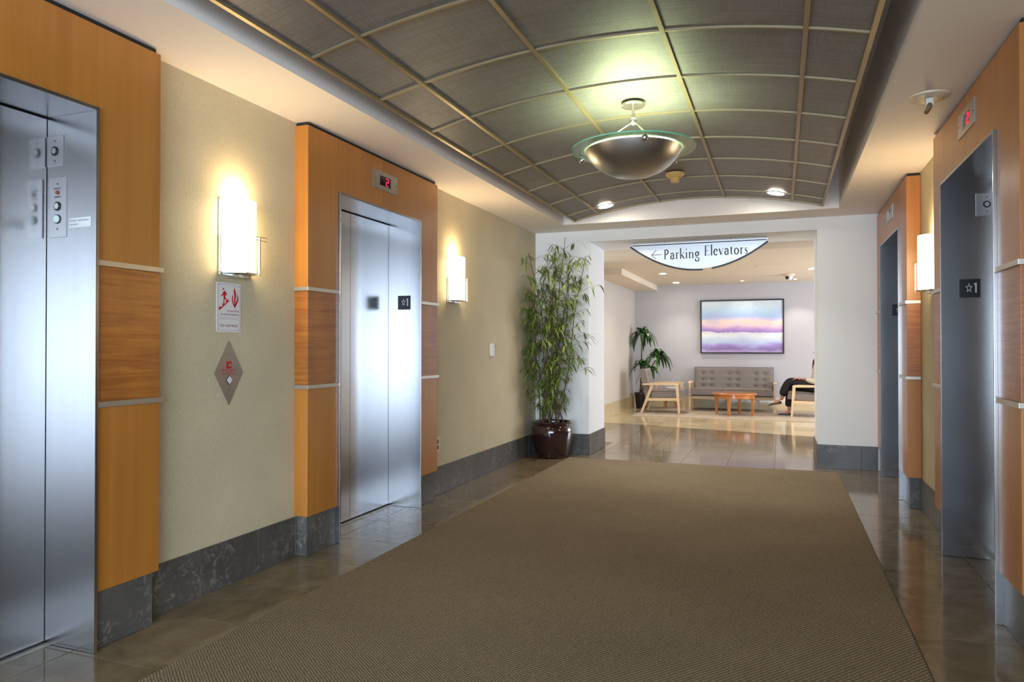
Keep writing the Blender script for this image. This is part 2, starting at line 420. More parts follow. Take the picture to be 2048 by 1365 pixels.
for i in range(-4, 10):
    for j in range(0, 8):
        x0, x1, y0, y1 = -.52+G2*i, -.52+G2*(i+1), 9.8+G2*j, 9.8+G2*(j+1)
        x0 = max(x0, XLL); y1 = min(y1, YLB); x1 = min(x1, 4.0)
        if x1-x0 < .03 or y1-y0 < .03: continue
        far = [(Vector((x, y))-L0).dot(LN) for x in (x0, x1) for y in (y0, y1)]
        if min(far) >= 0: floor_tile(x0, x1, y0, y1, 'cream')
        elif max(far) > 0: clipped(x0, x1, y0, y1, 'cream', True)

# baseboards of separate stone tiles
def base_run(parent, along, fixed, thick, a, joints, z1, mat='base'):
    pts = [a] + joints
    gb = B(); e = .0035 if thick > 0 else -.0035
    inner = (fixed, fixed+thick)
    back = .0022
    if along == 'y': gb.box(min(inner)+back, max(inner)-back, a, joints[-1], 0, z1-.002)
    else: gb.box(a, joints[-1], min(inner)+back, max(inner)-back, 0, z1-.002)
    obj('grout', gb, M['grout'], parent)
    for p, q in zip(pts, pts[1:]):
        b = B(); g = .0018
        if along == 'y': b.box(fixed, fixed+thick, p+g, q-g, .001, z1, .0015)
        else: b.box(p+g, q-g, fixed, fixed+thick, .001, z1, .0015)
        obj('tile', b, M[mat], parent)
def base_root(name, loc): return root(name, loc, kind='structure')
bl = base_root('baseboard_left', (XL, 4, 0))
base_run(bl, 'y', XL, .012, 2.382, [2.704, 3.107, 3.42], .226)
base_run(bl, 'y', XL, .012, 5.07, [5.465, 5.87, 6.275, 6.68, 7.085, 7.49, YB-.013], .226)
base_run(bl, 'y', XL, .012, -.1, [.3, .708], .226)
br = base_root('baseboard_right', (XR, 4, 0))
base_run(br, 'y', XR-.012, .012, 5.01, [5.3, 5.7, 6.02], .226)
base_run(br, 'y', XR-.012, .012, 2.1, [2.5, 2.9, 3.318], .226)
bb = base_root('baseboard_back', (-.8, YB, 0))
base_run(bb, 'x', YB-.012, .012, XL+.013, [-2.4, -1.985], .234)
base_run(bb, 'x', YB-.012, .012, .331, [.733, PR-.002], .234)
base_run(bb, 'y', -1.997, .012, YB+.002, [8.15, YJ], .234)
base_run(bb, 'y', .331, .012, YB+.002, [8.15, YJ], .234)
b1 = base_root('baseboard_lounge', (XLL, 12, 0))
base_run(b1, 'y', XLL, .015, 10.0, [10.6, 11.2, 11.8, 12.4, 13.0, 13.6, 14.2, YLB-.016], .23, 'cream')
base_run(b1, 'x', YLB-.015, .015, XLL+.001, [-2.2, -1.6, -1.0, -.4, .2, .8, 1.4, 2.0, 3.0, 3.99], .23, 'cream')

# ---------------------------------------------------------------- vaulted wire-panel ceiling
VX = [-2.01, -1.75, -1.135, -.508, .105, .365]; VC = -.8225
def vz(x): return 2.672 - .1105*(x-VC)**2
vy = [.335 + .6*k for k in range(12)] + [7.23]
vault = root('ceiling_vault', (VC, 4, 2.66), 'shallow barrel vault of dark woven wire panels in champagne bars', kind='structure')
pm = {}
for i in range(5):
    xa, xb = VX[i]+.012, VX[i+1]-.012
    for j in range(len(vy)-1):
        L = round(vy[j+1]-vy[j]-.02, 3)
        if (i, L) not in pm:
            b = B(); n = 3 if i in (0, 4) else 7; top = []; bot = []
            xc = (xa+xb)/2
            for k in range(n+1):
                x = xa + (xb-xa)*k/n
                bot.append([b.bm.verts.new((x-xc, y, vz(x)+.010-vz(xc))) for y in (-L/2, L/2)])
                top.append([b.bm.verts.new((x-xc, y, vz(x)+.016-vz(xc))) for y in (-L/2, L/2)])
            for k in range(n):
                b.bm.faces.new((bot[k][0], bot[k][1], bot[k+1][1], bot[k+1][0])); b.bm.faces.new((top[k][0], top[k+1][0], top[k+1][1], top[k][1]))
            me = bpy.data.meshes.new('wire_panel'); b.bm.to_mesh(me); b.bm.free(); me.materials.append(M['wire'])
            for p in me.polygons: p.use_smooth = True
            me.set_sharp_from_angle(angle=R(40))
            pm[i, L] = me
        o = bpy.data.objects.new('wire_panel', pm[i, L]); C.objects.link(o); o.parent = vault
        xc = (xa+xb)/2; o.location = Vector((xc, (vy[j]+vy[j+1])/2, vz(xc))) - WO[vault.name]
for y in vy:
    b = B(); n = 24; P = [[] for _ in range(4)]
    for k in range(n+1):
        x = VX[0] + (VX[-1]-VX[0])*k/n
        for q, (dy, dz) in enumerate(((-.0065, 0), (.0065, 0), (.0065, .022), (-.0065, .022))): P[q].append(b.bm.verts.new((x, y+dy, vz(x)+dz)))
    for k in range(n):
        for q in range(4): b.bm.faces.new((P[q][k], P[(q+1)%4][k], P[(q+1)%4][k+1], P[q][k+1]))
    b.bm.faces.new([P[q][0] for q in range(4)]); b.bm.faces.new([P[q][-1] for q in range(4)])
    obj('cross_bar', b, M['champagne'], vault)
for i, x in enumerate(VX):
    hw = .011; z = vz(x)
    b = B(); b.box(x-hw, x+hw, vy[0]-.009, vy[-1]+.009, z-.003, z+.024)
    obj('long_bar', b, M['champagne'], vault)

# ---------------------------------------------------------------- elevator surrounds and doors
def face(s, u): return (PL - u) if s < 0 else (PR + u)   # u = depth into the wall from the wooden face
def ubox(b, s, u0, u1, y0, y1, z0, z1, bev=0): return b.box(face(s, u0), face(s, u1), y0, y1, z0, z1, bev)
Z1, Z2, ST = .972, 1.535, .011      # the two metal strips
sur_lab = {'P1': 'honey maple surround of the nearest left elevator, cut off by the left picture edge',
           'P2': 'honey maple surround of the left elevator whose display reads 2',
           'R1': 'honey maple surround of the nearer right elevator, reaching the right picture edge',
           'R2': 'honey maple surround of the narrow far right elevator beside the white end wall'}
door_lab = {'P1': 'brushed steel elevator doors and frame at the left picture edge, with key switches in the jamb',
            'P2': 'brushed steel elevator doors and frame under the red 2 display on the left wall',
            'R1': 'brushed steel elevator doors and deep frame on the right wall nearest the camera',
            'R2': 'narrow-looking brushed steel elevator frame on the far right next to the white wall'}
for k, (s, p0, p1, f0, f1) in LIFTS.items():
    u1 = .0915
    t = root('elevator_surround', (face(s, u1), (p0+p1)/2, 0), sur_lab[k], 'surround', 'wooden elevator surrounds')
    zt = 2.476
    for a, c in ((p0, f0), (f1, p1)):
        if c - a < .02: continue
        for z0, z1, m in ((.231, Z1-ST, 'maple'), (Z1+ST, Z2-ST, 'curly'), (Z2+ST, zt, 'maple')):
            b = B(); ubox(b, s, 0, u1, a+.0004, c-.0006, z0, z1, .0015); obj('veneer_panel', b, M[m], t)
        for z in (Z1, Z2):
            b = B(); y0, y1 = (a-.011, c) if a == p0 else (a, c+(.011 if c < 7.7 else 0))
            ubox(b, s, -.011, .09, y0, y1, z-ST, z+ST, .001); obj('metal_strip', b, M['strip'], t)
        b = B(); a2, c2 = (a+.018, c) if a == p0 else (a, c-(.018 if c < 7.7 else .013))
        ubox(b, s, .018, u1, a2, c2, .001, .231, .001); obj('base_tile', b, M['base'], t)
    mid = (f0+f1)/2
    for a, c in ((f0, mid), (mid, f1)):
        b = B(); ubox(b, s, 0, u1, a+.0006, c-.0006, ZF+.001, zt, .0015); obj('veneer_panel', b, M['maple'], t)
    b = B(); ubox(b, s, .014, u1, p0+.014, p1-(.014 if p1 < 7.7 else .002), zt, ZC-.0005); obj('shadow_gap', b, M['black'], t)
    # steel doors and frame
    t = root('elevator_door', (face(s, .26), mid, 0), door_lab[k], 'elevator', 'brushed steel elevator doors')
    for y0, y1 in ((f0, f0+.013), (f1-.013, f1)):
        b = B(); ubox(b, s, -.014, .285, y0, y1, .001, ZF, .0012); obj('jamb', b, M['steel'], t)
    b = B(); ubox(b, s, -.014, .285, f0+.0135, f1-.0135, ZF-.014, ZF, .001); obj('header', b, M['steel_flat'], t)
    for y0, y1 in ((f0+.015, mid-.0015), (mid+.0015, f1-.015)):
        b = B(); ubox(b, s, .262, .285, y0, y1, .012, ZF-.02, .001); obj('door_panel', b, M['steel'], t)
    b = B(); ubox(b, s, .225, .285, f0+.014, f1-.014, .0008, .006); obj('sill', b, M['strip'], t)
    b = B(); ubox(b, s, .286, .30, f0+.001, f1-.001, .0, ZF); obj('backing', b, M['black'], t)

# ---------------------------------------------------------------- floor displays above the doors
SEG = {'top': ((0, 1), (1, 1)), 'ur': ((1, 1), (1, .5)), 'mid': ((0, .5), (1, .5)), 'll': ((0, .5), (0, 0)), 'bot': ((0, 0), (1, 0))}
def display(k, y0, y1, z0, z1, label, digit=True):
    s = LIFTS[k][0]
    t = root('floor_display', (face(s, 0), (y0+y1)/2, z0), label, 'display', 'floor displays above the elevators')
    yc = (y0+y1)/2; dy = .073*(y1-y0)/.316; zc = (z0+z1)/2; h = .033
    b = B()
    for q in ((y0, yc-dy, z0, z1), (yc+dy, y1, z0, z1), (yc-dy, yc+dy, z0, zc-h), (yc-dy, yc+dy, zc+h, z1)): ubox(b, s, -.006, -.0005, *q)
    obj('plate', b, M['plate'], t)
    b = B(); ubox(b, s, -.0025, -.0005, yc-dy, yc+dy, zc-h, zc+h); obj('screen', b, M['display'], t)
    for yy in (y0+.02, y1-.02):
        b = B(); b.tube([(face(s, -.006), yy, zc), (face(s, -.0075), yy, zc)], .004, 10); obj('screw', b, M['grey_ink'], t)
    if digit:
        # seven-segment 2; read from the corridor, so left is -Y on the left wall mirrored on the right
        sgn = 1 if s < 0 else -1
        b = B()
        for (a, c) in SEG.values():
            yA, zA = yc + sgn*(.012 + .030*a[0]), zc-.024+.048*a[1]; yB_, zB = yc + sgn*(.012 + .030*c[0]), zc-.024+.048*c[1]
            b.tube([(face(s, -.0035), yA, zA), (face(s, -.0035), yB_, zB)], .0024, 6)
        obj('digit', b, M['red_led'], t)
display('P2', 4.111, 4.428, 2.268, 2.391, 'steel plate with small black screen showing a red 2')
display('R1', 3.994, 4.330, 2.283, 2.407, 'small display plate over the nearer right elevator, seen edge-on')
display('R2', 6.70, 7.05, 2.28, 2.40, 'small display plate over the far right elevator', False)

# ---------------------------------------------------------------- plates on the jambs (facing the camera)
def jamb_face(y): return lambda u, v, t_: (u, y - t_, v)
def plate(name, x0, x1, z0, z1, y, label, cat, mat='plate', th=.004, bev=.0008, group=None):
    t = root(name, ((x0+x1)/2, y, z0), label, cat, group)
    obj('plate', B().box(x0, x1, y-th, y, z0, z1, bev), M[mat], t); return t
def disc(parent, name, x, z, y, r, mat, th=.003, ring=0):
    b = B()
    if ring:
        n = 24
        prof = [(r, 0), (r, th), (ring, th), (ring, 0)]
        b.lathe(prof, (0, 0, 0), n, close=True)
    else: b.lathe([(0, 0), (r, 0), (r, th), (0, th)], (0, 0, 0), 24)
    for v in b.bm.verts: v.co = (x+v.co.x, y - v.co.z, z+v.co.y)
    return obj(name, b, mat, parent)
YP1, YP2, YR1, YR2 = 2.07-.0135, 4.78-.0135, 4.75-.0135, 7.44-.0135
t = plate('key_switch_plate', -2.786, -2.696, 1.932, 2.053, YP1, 'square steel key switch plate high on the nearest left elevator jamb', 'switch')
disc(t, 'ring', -2.741, 1.992, YP1-.004, .019, M['dark_plate'], .003, .012); disc(t, 'lock', -2.741, 1.992, YP1-.004, .0115, M['nickel'], .006)
for z in (2.033, 1.952): disc(t, 'screw', -2.741, z, YP1-.004, .0035, M['grey_ink'], .0015)
t = plate('call_button_panel', -2.772, -2.677, 1.643, 1.884, YP1, 'tall steel panel with FREIGHT SERVICE light, key switch and white button', 'switch')
xc = -2.7245
f = jamb_face(YP1-.0041)
text('FREIGHT', .0105, lambda u, v, t_: f(xc+u, 1.836+v, t_), 'lettering', M['grey_ink'], t)
text('SERVICE', .0105, lambda u, v, t_: f(xc+u, 1.802+v, t_), 'lettering', M['grey_ink'], t)
disc(t, 'indicator_light', xc, 1.823, YP1-.004, .008, plain('red_lens', (.35, .05, .02), .15), .005)
disc(t, 'ring', xc, 1.768, YP1-.004, .0185, M['dark_plate'], .003, .0125); disc(t, 'lock', xc, 1.768, YP1-.004, .012, M['nickel'], .006)
disc(t, 'ring', xc, 1.716, YP1-.004, .0185, M['dark_plate'], .003, .0155); disc(t, 'button', xc, 1.716, YP1-.004, .015, plain('pale_button', (.72, .85, .82), .3), .006)
for z in (1.858, 1.676): disc(t, 'screw', xc, z, YP1-.004, .0035, M['grey_ink'], .0015)
t = plate('paper_sticker', -2.662, -2.544, 1.677, 1.716, YP1, 'white paper sticker with blue letters taped to the steel jamb', 'sticker', 'white_plastic', .0006, 0)
blue = plain('blue_ink', (.06, .06, .22), .6)
f2 = jamb_face(YP1-.0007)
text('DELIVERY / MAINTENANCE', .0098, lambda u, v, t_: f2(-2.658+u*.86, 1.7015+v, t_), 'lettering', blue, t, 'LEFT', .0003)
text('USE ONLY!!', .0098, lambda u, v, t_: f2(-2.658+u*.9, 1.686+v, t_), 'lettering', blue, t, 'LEFT', .0003)
# star-1 floor plaques
def plaque(xc, zc, y, label):
    t = plate('floor_plaque', xc-.0525, xc+.0525, zc-.0525, zc+.0525, y, label, 'sign', 'dark_plate', .003, .0006, 'black star 1 floor plaques')
    f = jamb_face(y-.0031)
    b = B(); n = 5; sx, sz = xc-.004, zc+.002
    out, inn = [], []
    for i in range(10):
        a = pi/2 + i*pi/5; r = .026 if i % 2 == 0 else .011
        out.append((sx+r*cos(a)*.72, sz+r*sin(a)*1.15)); inn.append((sx+(r-.0085 if i % 2 == 0 else r-.0038)*cos(a)*.72, sz+(r-.0085 if i % 2 == 0 else r-.0038)*sin(a)*1.15))
    for i in range(10):
        j = (i+1) % 10; b.prism([out[i], out[j], inn[j], inn[i]], f, 0, .001)
    obj('star', b, M['white_ink'], t)
    b = B(); b.prism([(xc+.026, zc-.026), (xc+.034, zc-.026), (xc+.034, zc+.031), (xc+.029, zc+.031), (xc+.020, zc+.025), (xc+.020, zc+.018), (xc+.026, zc+.021)], f, 0, .001)
    obj('numeral', b, M['white_ink'], t)
plaque(-2.656, 1.536, YP2, 'black star 1 plaque on the jamb of the left elevator under the red 2')
plaque(1.009, 1.536, YR1, 'black star 1 plaque on the jamb of the nearer right elevator')
plaque(1.016, 1.543, YR2, 'black star 1 plaque half hidden on the far right elevator jamb')
t = plate('key_switch_plate', 1.04, 1.125, 1.945, 2.074, YR1, 'steel key switch plate high on the nearer right elevator jamb', 'switch')
disc(t, 'ring', 1.094, 2.01, YR1-.004, .019, M['dark_plate'], .003, .012); disc(t, 'lock', 1.094, 2.01, YR1-.004, .0115, M['nickel'], .006)
for z in (2.05, 1.97): disc(t, 'screw', 1.094, z, YR1-.004, .0035, M['grey_ink'], .0015)

# ---------------------------------------------------------------- wall sconces
def sconce(s, y, z0, label):
    """s=-1 on left wall, +1 on right wall; y centre, z0 bottom"""
    X = XL if s < 0 else XR
    n = -s  # direction out of the wall
    t = root('wall_sconce', (X, y, z0), label, 'lamp', 'lit opal glass wall sconces')
    W, H = .125, .385
    obj('back_plate', B().box(X, X+n*.004, y-W+.01, y+W-.035, z0, z0+H, .001), M['nickel'], t)
    b = B(); N = 14; th = .006
    pts = []
    for k in range(N+1):
        a = pi*k/N; pts.append((.015 + .088*sin(a)**.8 if 0 < k < N else .015, y - .095*cos(a)))
    o_ = [(X+n*u, yy) for u, yy in pts]; cxy = (X+n*.03, y)
    i_ = [(px+(cxy[0]-px)*.07, py+(cxy[1]-py)*.07) for px, py in o_]
    b.prism(o_ + i_[::-1], lambda u, v, tt: (u, v, tt), z0+.018, z0+H-.004)
    obj('glass_shade', b, M['shade'], t, True)
    b = B(); b.prism([(X, y-.115), (X+n*.03, y-.118), (X+n*.115, y-.045), (X+n*.118, y+.03), (X+n*.03, y+.118), (X, y+.115)], lambda u, v, tt: (u, v, tt), z0+.008, z0+.013)
    obj('base_shelf', b, M['nickel'], t)
    for yy in (y-.104, y+.062):
        u = .012 if yy < y else .108
        b = B().box(X+n*(u-.004 if u > .05 else 0), X+n*(u+.003), yy-.0045, yy+.0045, z0, z0+H*.52); obj('upright', b, M['nickel'], t)
    for zz in (z0+H*.52, z0+H*.52-.017):
        b = B(); b.tube([(X+n*.012, y-.11, zz), (X+n*.108, y-.03, zz), (X+n*.120, y+.03, zz), (X+n*.118, y+.105, zz)], .0018, 6); obj('wire', b, M['champagne'], t)
    b = B(); b.box(X, X+n*.05, y-.05, y+.05, z0-.012, z0+.0075, .002); obj('bracket', b, M['nickel'], t)
    lamp('sconce_uplight', 'AREA', (X+n*.05, y, z0+H-.002), .65, WARM, (pi, 0, 0), shape='DISK', size=.07)
sconce(-1, 2.935, 1.565, 'lit opal glass sconce on the left wall above the fire sign')
sconce(-1, 5.545, 1.585, 'lit opal glass sconce on the left wall beyond the left elevator with the red 2')
sconce(1, 5.50, 1.572, 'lit opal glass sconce on the right wall between the two right elevators')

# ---------------------------------------------------------------- signs on the left wall
def wl(u, v, t_): return (XL + t_, u, v)      # u along +Y, v up; reads correctly from the corridor
t = root('fire_safety_sign', (XL, 2.894, 1.277), 'white fire safety sign with red running figure and flame below the sconce', 'sign')
def rrect(y0, y1, z0, z1, r, n=5):
    p = []
    for cx_, cz_, a0 in ((y1-r, z1-r, 0), (y0+r, z1-r, 90), (y0+r, z0+r, 180), (y1-r, z0+r, 270)):
        for k in range(n+1): a = R(a0 + 90*k/n); p.append((cx_+r*cos(a), cz_+r*sin(a)))
    return p
Y0, Y1, ZA, ZB = 2.810, 2.979, 1.277, 1.526
obj('board', B().prism(rrect(Y0, Y1, ZA, ZB, .008), wl, .0002, .003), M['white_plastic'], t)
thin = plain('thin_violet_line', (.30, .12, .25), .5)
def outline(y0, y1, z0, z1):
    b = B(); o1, o2 = rrect(y0, y1, z0, z1, .006), rrect(y0+.0011, y1-.0011, z0+.0011, z1-.0011, .005)
    for i in range(len(o1)): j = (i+1) % len(o1); b.prism([o1[i], o1[j], o2[j], o2[i]], wl, .003, .0035)
    obj('border', b, thin, t)
outline(Y0+.008, Y1-.006, 1.349, ZB-.009); outline(Y0+.008, Y1-.006, ZA+.008, 1.342)
def sp(px, py):   # sign picture coordinates (0..1 across, 0..1 down)
    return (Y0 + px*(Y1-Y0), ZB - py*(ZB-ZA))
def poly(name, pts, mat=None): obj(name, B().prism([sp(*p) for p in pts], wl, .003, .0037), mat or M['red_ink'], t)
b = B()
for pts in ([(.09,.49),(.23,.49),(.23,.42),(.37,.42),(.37,.345),(.49,.345),(.49,.375),(.12,.565),(.09,.565)],):
    b.prism([sp(*p) for p in pts], wl, .003, .0037)
obj('stairs', b, M['red_ink'], t)
b = B(); b.prism([sp(.265+.028*cos(a*pi/6), .135+.020*sin(a*pi/6)) for a in range(12)], wl, .003, .0037)
for pts in ([(.26,.19),(.32,.165),(.37,.20),(.35,.24),(.345,.30),(.28,.30),(.27,.25),(.19,.285),(.165,.275),(.24,.225)],
            [(.33,.175),(.37,.195),(.42,.265),(.40,.27),(.34,.22)],
            [(.28,.29),(.335,.29),(.31,.36),(.30,.415),(.265,.415),(.275,.35)],
            [(.30,.29),(.345,.285),(.36,.318),(.42,.315),(.415,.335),(.33,.338)]):
    b.prism([sp(*p) for p in pts], wl, .003, .0037)
obj('figure', b, M['red_ink'], t)
b = B()
for pts in ([(.735,.085),(.70,.14),(.695,.185),(.72,.235),(.72,.30),(.70,.375),(.71,.43),(.735,.42),(.775,.33),(.80,.25),(.79,.185),(.76,.145)],
            [(.665,.22),(.635,.27),(.62,.33),(.64,.40),(.69,.45),(.715,.44),(.68,.40),(.665,.34),(.67,.28)],
            [(.835,.195),(.85,.25),(.83,.33),(.78,.38),(.755,.425),(.74,.445),(.78,.465),(.85,.40),(.895,.33),(.89,.27)],
            [(.66,.425),(.71,.43),(.76,.43),(.81,.42),(.77,.48),(.755,.515)]):
    b.prism([sp(*p) for p in pts], wl, .003, .0037)
obj('flame', b, M['red_ink'], t)
ink = plain('violet_ink', (.32, .12, .17), .5)
text('in case of fire', .0185, lambda u, v, t_: wl(Y1-.013+u*.84, sp(0, .575)[1]-.004+v, .003+t_), 'lettering', ink, t, 'RIGHT')
text('do not use elevators', .0185, lambda u, v, t_: wl(Y1-.013+u*.84, sp(0, .64)[1]-.006+v, .003+t_), 'lettering', ink, t, 'RIGHT')
text('Use stairways', .026, lambda u, v, t_: wl((Y0+Y1)/2+u*.9, 1.303+v, .003+t_), 'lettering', ink, t)
for yy, zz in ((Y0+.012, ZB-.013), (Y1-.012, ZB-.015), (Y0+.012, ZA+.013), (Y1-.012, ZA+.012)):
    obj('screw', B().tube([(XL+.003, yy, zz), (XL+.0042, yy, zz)], .002, 8), M['grey_ink'], t)

t = root('call_plate', (XL, 2.896, .908), 'diamond-shaped steel elevator call plate with red key switch on the papered wall', 'switch')
DY, DZ = 2.896, 1.0705
obj('plate', B().prism([(DY, .908), (DY+.1, DZ), (DY, 1.233), (DY-.1, DZ)], wl, .0002, .004), M['plate'], t)
obj('key_label', B().prism(rrect(DY-.0185, DY+.0155, 1.092, 1.128, .003), wl, .004, .0047), M['red_ink'], t)
def wdisc(name, yy, zz, r, mat, h=.004, parent=None): return obj(name, B().tube([(XL+.004, yy, zz), (XL+.004+h, yy, zz)], r, 16), mat, parent or t)
wdisc('lock', DY-.0015, 1.110, .0085, M['nickel'], .006)
text('FIREFIGHTER OPERATION', .0098, lambda u, v, t_: wl(DY+u*.86, 1.0805+v, .004+t_), 'lettering', M['red_ink'], t)
text('TO RECALL ELEVATORS', .0066, lambda u, v, t_: wl(DY+u*.8, 1.0712+v, .004+t_), 'lettering', M['red_ink'], t)
text('INSERT FIRE KEY AND TURN TO ON', .0066, lambda u, v, t_: wl(DY+u*.85, 1.0625+v, .004+t_), 'lettering', M['red_ink'], t)
obj('button_bezel', B().prism([(DY, 1.010), (DY+.023, 1.034), (DY, 1.058), (DY-.023, 1.034)], wl, .004, .006), M['dark_plate'], t)
obj('button', B().prism([(DY, 1.014), (DY+.019, 1.034), (DY, 1.054), (DY-.019, 1.034)], wl, .006, .009), M['white_plastic'], t)
for zz in (1.163, .983): wdisc('screw', DY, zz, .0028, M['grey_ink'], .001)

t = root('fire_phone_jack', (XL, 6.44, 1.11), 'small white box with a steel side plate on the wall left of the bamboo', 'switch')
obj('cover', B().box(XL, XL+.028, 6.375, 6.445, 1.115, 1.235, .003), M['white_plastic'], t)
obj('plate', B().box(XL, XL+.004, 6.445, 6.515, 1.118, 1.235, .001), M['plate'], t)
obj('knob', B().tube([(XL+.004, 6.49, 1.205), (XL+.018, 6.49, 1.205)], .010, 12), M['nickel'], t)
obj('label_strip', B().box(XL+.004, XL+.005, 6.455, 6.505, 1.12, 1.16), plain('brown_label', (.30, .12, .07), .5), t)
t = root('wall_outlet', (XL, 5.27, .34), 'ivory wall outlet peeking past the left elevator surround', 'outlet')
obj('cover', B().box(XL, XL+.007, 5.20, 5.30, .345, .47, .002), M['ivory'], t)
obj('sockets', B().box(XL+.0075, XL+.009, 5.235, 5.265, .37, .40).box(XL+.0075, XL+.009, 5.235, 5.265, .415, .445), M['grey_ink'], t)

# ---------------------------------------------------------------- pendant bowl
PX, PY = -.83, 4.295; zp = vz(PX)
t = root('pendant_lamp', (PX, PY, 2.2), 'spun metal bowl pendant with a green-edged glass ring hanging from the vault', 'lamp')
obj('canopy', B().lathe([(0, 0), (.068, 0), (.072, .004), (.072, .010), (.068, .016), (0, .016)], (PX, PY, zp-.018)), M['nickel'], t, True)
obj('neck', B().lathe([(0, .0), (.010, .0), (.008, .02), (.011, .03), (.008, .04), (.008, .078), (0, .078)], (PX, PY, 2.577), 20), M['nickel'], t, True)
obj('hub', B().ball((PX, PY, 2.565), .024), M['nickel'], t, True)
ZD = 2.393
bowl_prof = [(0, 2.222), (.06, 2.226), (.12, 2.240), (.18, 2.267), (.23, 2.303), (.265, 2.343), (.285, 2.380), (.288, 2.386), (.283, 2.386), (.26, 2.347), (.225, 2.308), (.176, 2.273), (.118, 2.246), (.06, 2.232), (0, 2.228)]
obj('bowl', B().lathe(bowl_prof, (PX, PY, 0), 64), M['bowl'], t, True)
gl = obj('glass_ring', B().lathe([(.275, 0), (.368, 0), (.368, .008), (.275, .008)], (PX, PY, ZD-.002), 72, close=True), M['glass'], t)
obj('ring_edge', B().lathe([(.3685, 0), (.3705, 0), (.3705, .008), (.3685, .008)], (PX, PY, ZD-.002), 72, close=True), M['glass_edge'], gl)
for kk in range(3):
    a = math.atan2(-4.295, .83) + R(11) + kk*2*pi/3
    kx, ky = PX+.335*cos(a), PY+.335*sin(a)
    obj('knob', B().ball((kx, ky, ZD-.024), .019).tube([(kx, ky, ZD-.01), (kx, ky, ZD+.014)], .004, 8), M['bowl'], t, True)
    obj('rod', B().tube([(PX+.016*cos(a), PY+.016*sin(a), 2.555), (kx, ky, ZD+.012)], .0035, 8), M['nickel'], t)
obj('lamp_disc', B().lathe([(0, 2.30), (.15, 2.30), (.15, 2.31), (0, 2.31)], (PX, PY, 0), 32), M['bulb'], t)
lamp('pendant_bulb', 'AREA', (PX, PY, 2.355), 3.6, (.86, 1, .60), (pi, 0, 0), shape='DISK', size=.50)

# ---------------------------------------------------------------- recessed downlights
def downlight(x, y, z, r, label, group, lens='lens', energy=12, col=WHITE, tilt=None, size=1.7, blend=.9, spot_r=.05, roll=0):
    t = root('downlight', (x, y, z), label, 'lamp', group)
    obj('trim_ring', B().lathe([(r*.78, -.001), (r, -.001), (r, -.005), (r*.80, -.009), (r*.78, -.009)], (x, y, z), 32, close=True), M['white_plastic'], t, True)
    obj('lens', B().lathe([(0, -.004), (r*.77, -.004), (r*.77, -.002), (0, -.002)], (x, y, z), 32), M[lens], t)
    t.rotation_euler = (0, roll, 0)
    if energy:
        lamp('downlight_beam', 'SPOT', (x, y, z-.02), energy, col, tilt or (0, 0, 0), spot_size=size, spot_blend=blend, shadow_soft_size=spot_r)
downlight(-1.62, 6.96, vz(-1.62)+.003, .092, 'lit round downlight at the left end of the vault', 'vault downlights', energy=22, roll=-.174)
downlight(-.035, 6.93, vz(-.035)+.003, .092, 'lit round downlight at the right end of the vault', 'vault downlights', energy=22, roll=.172)
g2 = 'round downlights in the lounge ceiling'
downlight(-1.85, 12.12, ZLC, .075, 'nearer of the two round lounge downlights left of the parking sign bottom', g2, energy=24, size=2.2)
downlight(-1.87, 13.9, ZLC, .075, 'round lounge downlight nearest the plant corner', g2, energy=22, size=1.9, spot_r=.04)
downlight(.463, 12.17, ZLC, .075, 'round lounge downlight at the right edge of the opening', g2, energy=24, size=2.2)
downlight(-.668, 13.95, ZLC, .035, 'small accent downlight above the framed painting', 'small lounge accent downlights', 'lens_small', 5.5, (1, .92, .76), (R(24), 0, 0), 1.5, 1, .02)
downlight(.245, 13.95, ZLC, .035, 'small accent downlight just past the dome camera', 'small lounge accent downlights', 'lens_small', 10, (1, .9, .76), (R(18), 0, R(-12)), 1.3, .6, .012)
# unseen downlights added to brighten the lounge and cross hall
for x, y, e, wh in ((2.0, 12.6, 30, 'lounge ceiling right of the seating, out of view'), (-4.2, 9.2, 30, 'cross hall ceiling towards the parking elevators'), (-.8, 9.3, 20, 'cross hall ceiling hidden behind the hanging sign'), (2.2, 9.3, 30, 'cross hall ceiling right of the opening')):
    downlight(x, y, 2.52 if y < 9.6 else ZLC, .075, 'added round fill downlight in the ' + wh, g2, energy=e, size=2.3)

# ---------------------------------------------------------------- ceiling devices
t = root('smoke_detector', (-.833, 6.143, vz(-.833)-.09), 'cream smoke detector on the vault beyond the pendant bowl', 'detector')
zz = vz(-.833)
obj('base', B().lathe([(0, 0), (.078, 0), (.078, -.018), (.055, -.036), (0, -.036)], (-.833, 6.143, zz), 32), M['cream_plastic'], t, True)
obj('sensor_head', B().lathe([(0, 0), (.036, 0), (.040, -.030), (.036, -.042), (0, -.042)], (-.833, 6.143, zz-.034), 24), M['cream_plastic'], t, True)
t = root('sidewall_sensor', (.721, 4.209, ZC), 'round ivory plate with a small angled nozzle on the right-hand ceiling', 'detector')
obj('plate', B().lathe([(0, 0), (.097, 0), (.095, -.008), (.085, -.014), (0, -.014)], (.721, 4.209, ZC-.0005), 48), M['ivory'], t, True)
obj('inner_disc', B().lathe([(0, -.0142), (.045, -.0142), (.045, -.017), (0, -.017)], (.721, 4.209, ZC), 32), plain('tan_disc', (.45, .34, .2), .5), t)
obj('neck', B().box(.703, .737, 4.185, 4.222, ZC-.055, ZC-.015, .002), M['white_plastic'], t)
obj('nozzle', B().tube([(.72, 4.195, ZC-.05), (.717, 4.185, ZC-.066), (.700, 4.165, ZC-.098)], [.015, .014, .011], 12), M['nickel'], t, True)
for sx in (-.062, .062): obj('screw', B().tube([(.721+sx, 4.209, ZC-.013), (.721+sx, 4.209, ZC-.016)], .003, 8), M['grey_ink'], t)
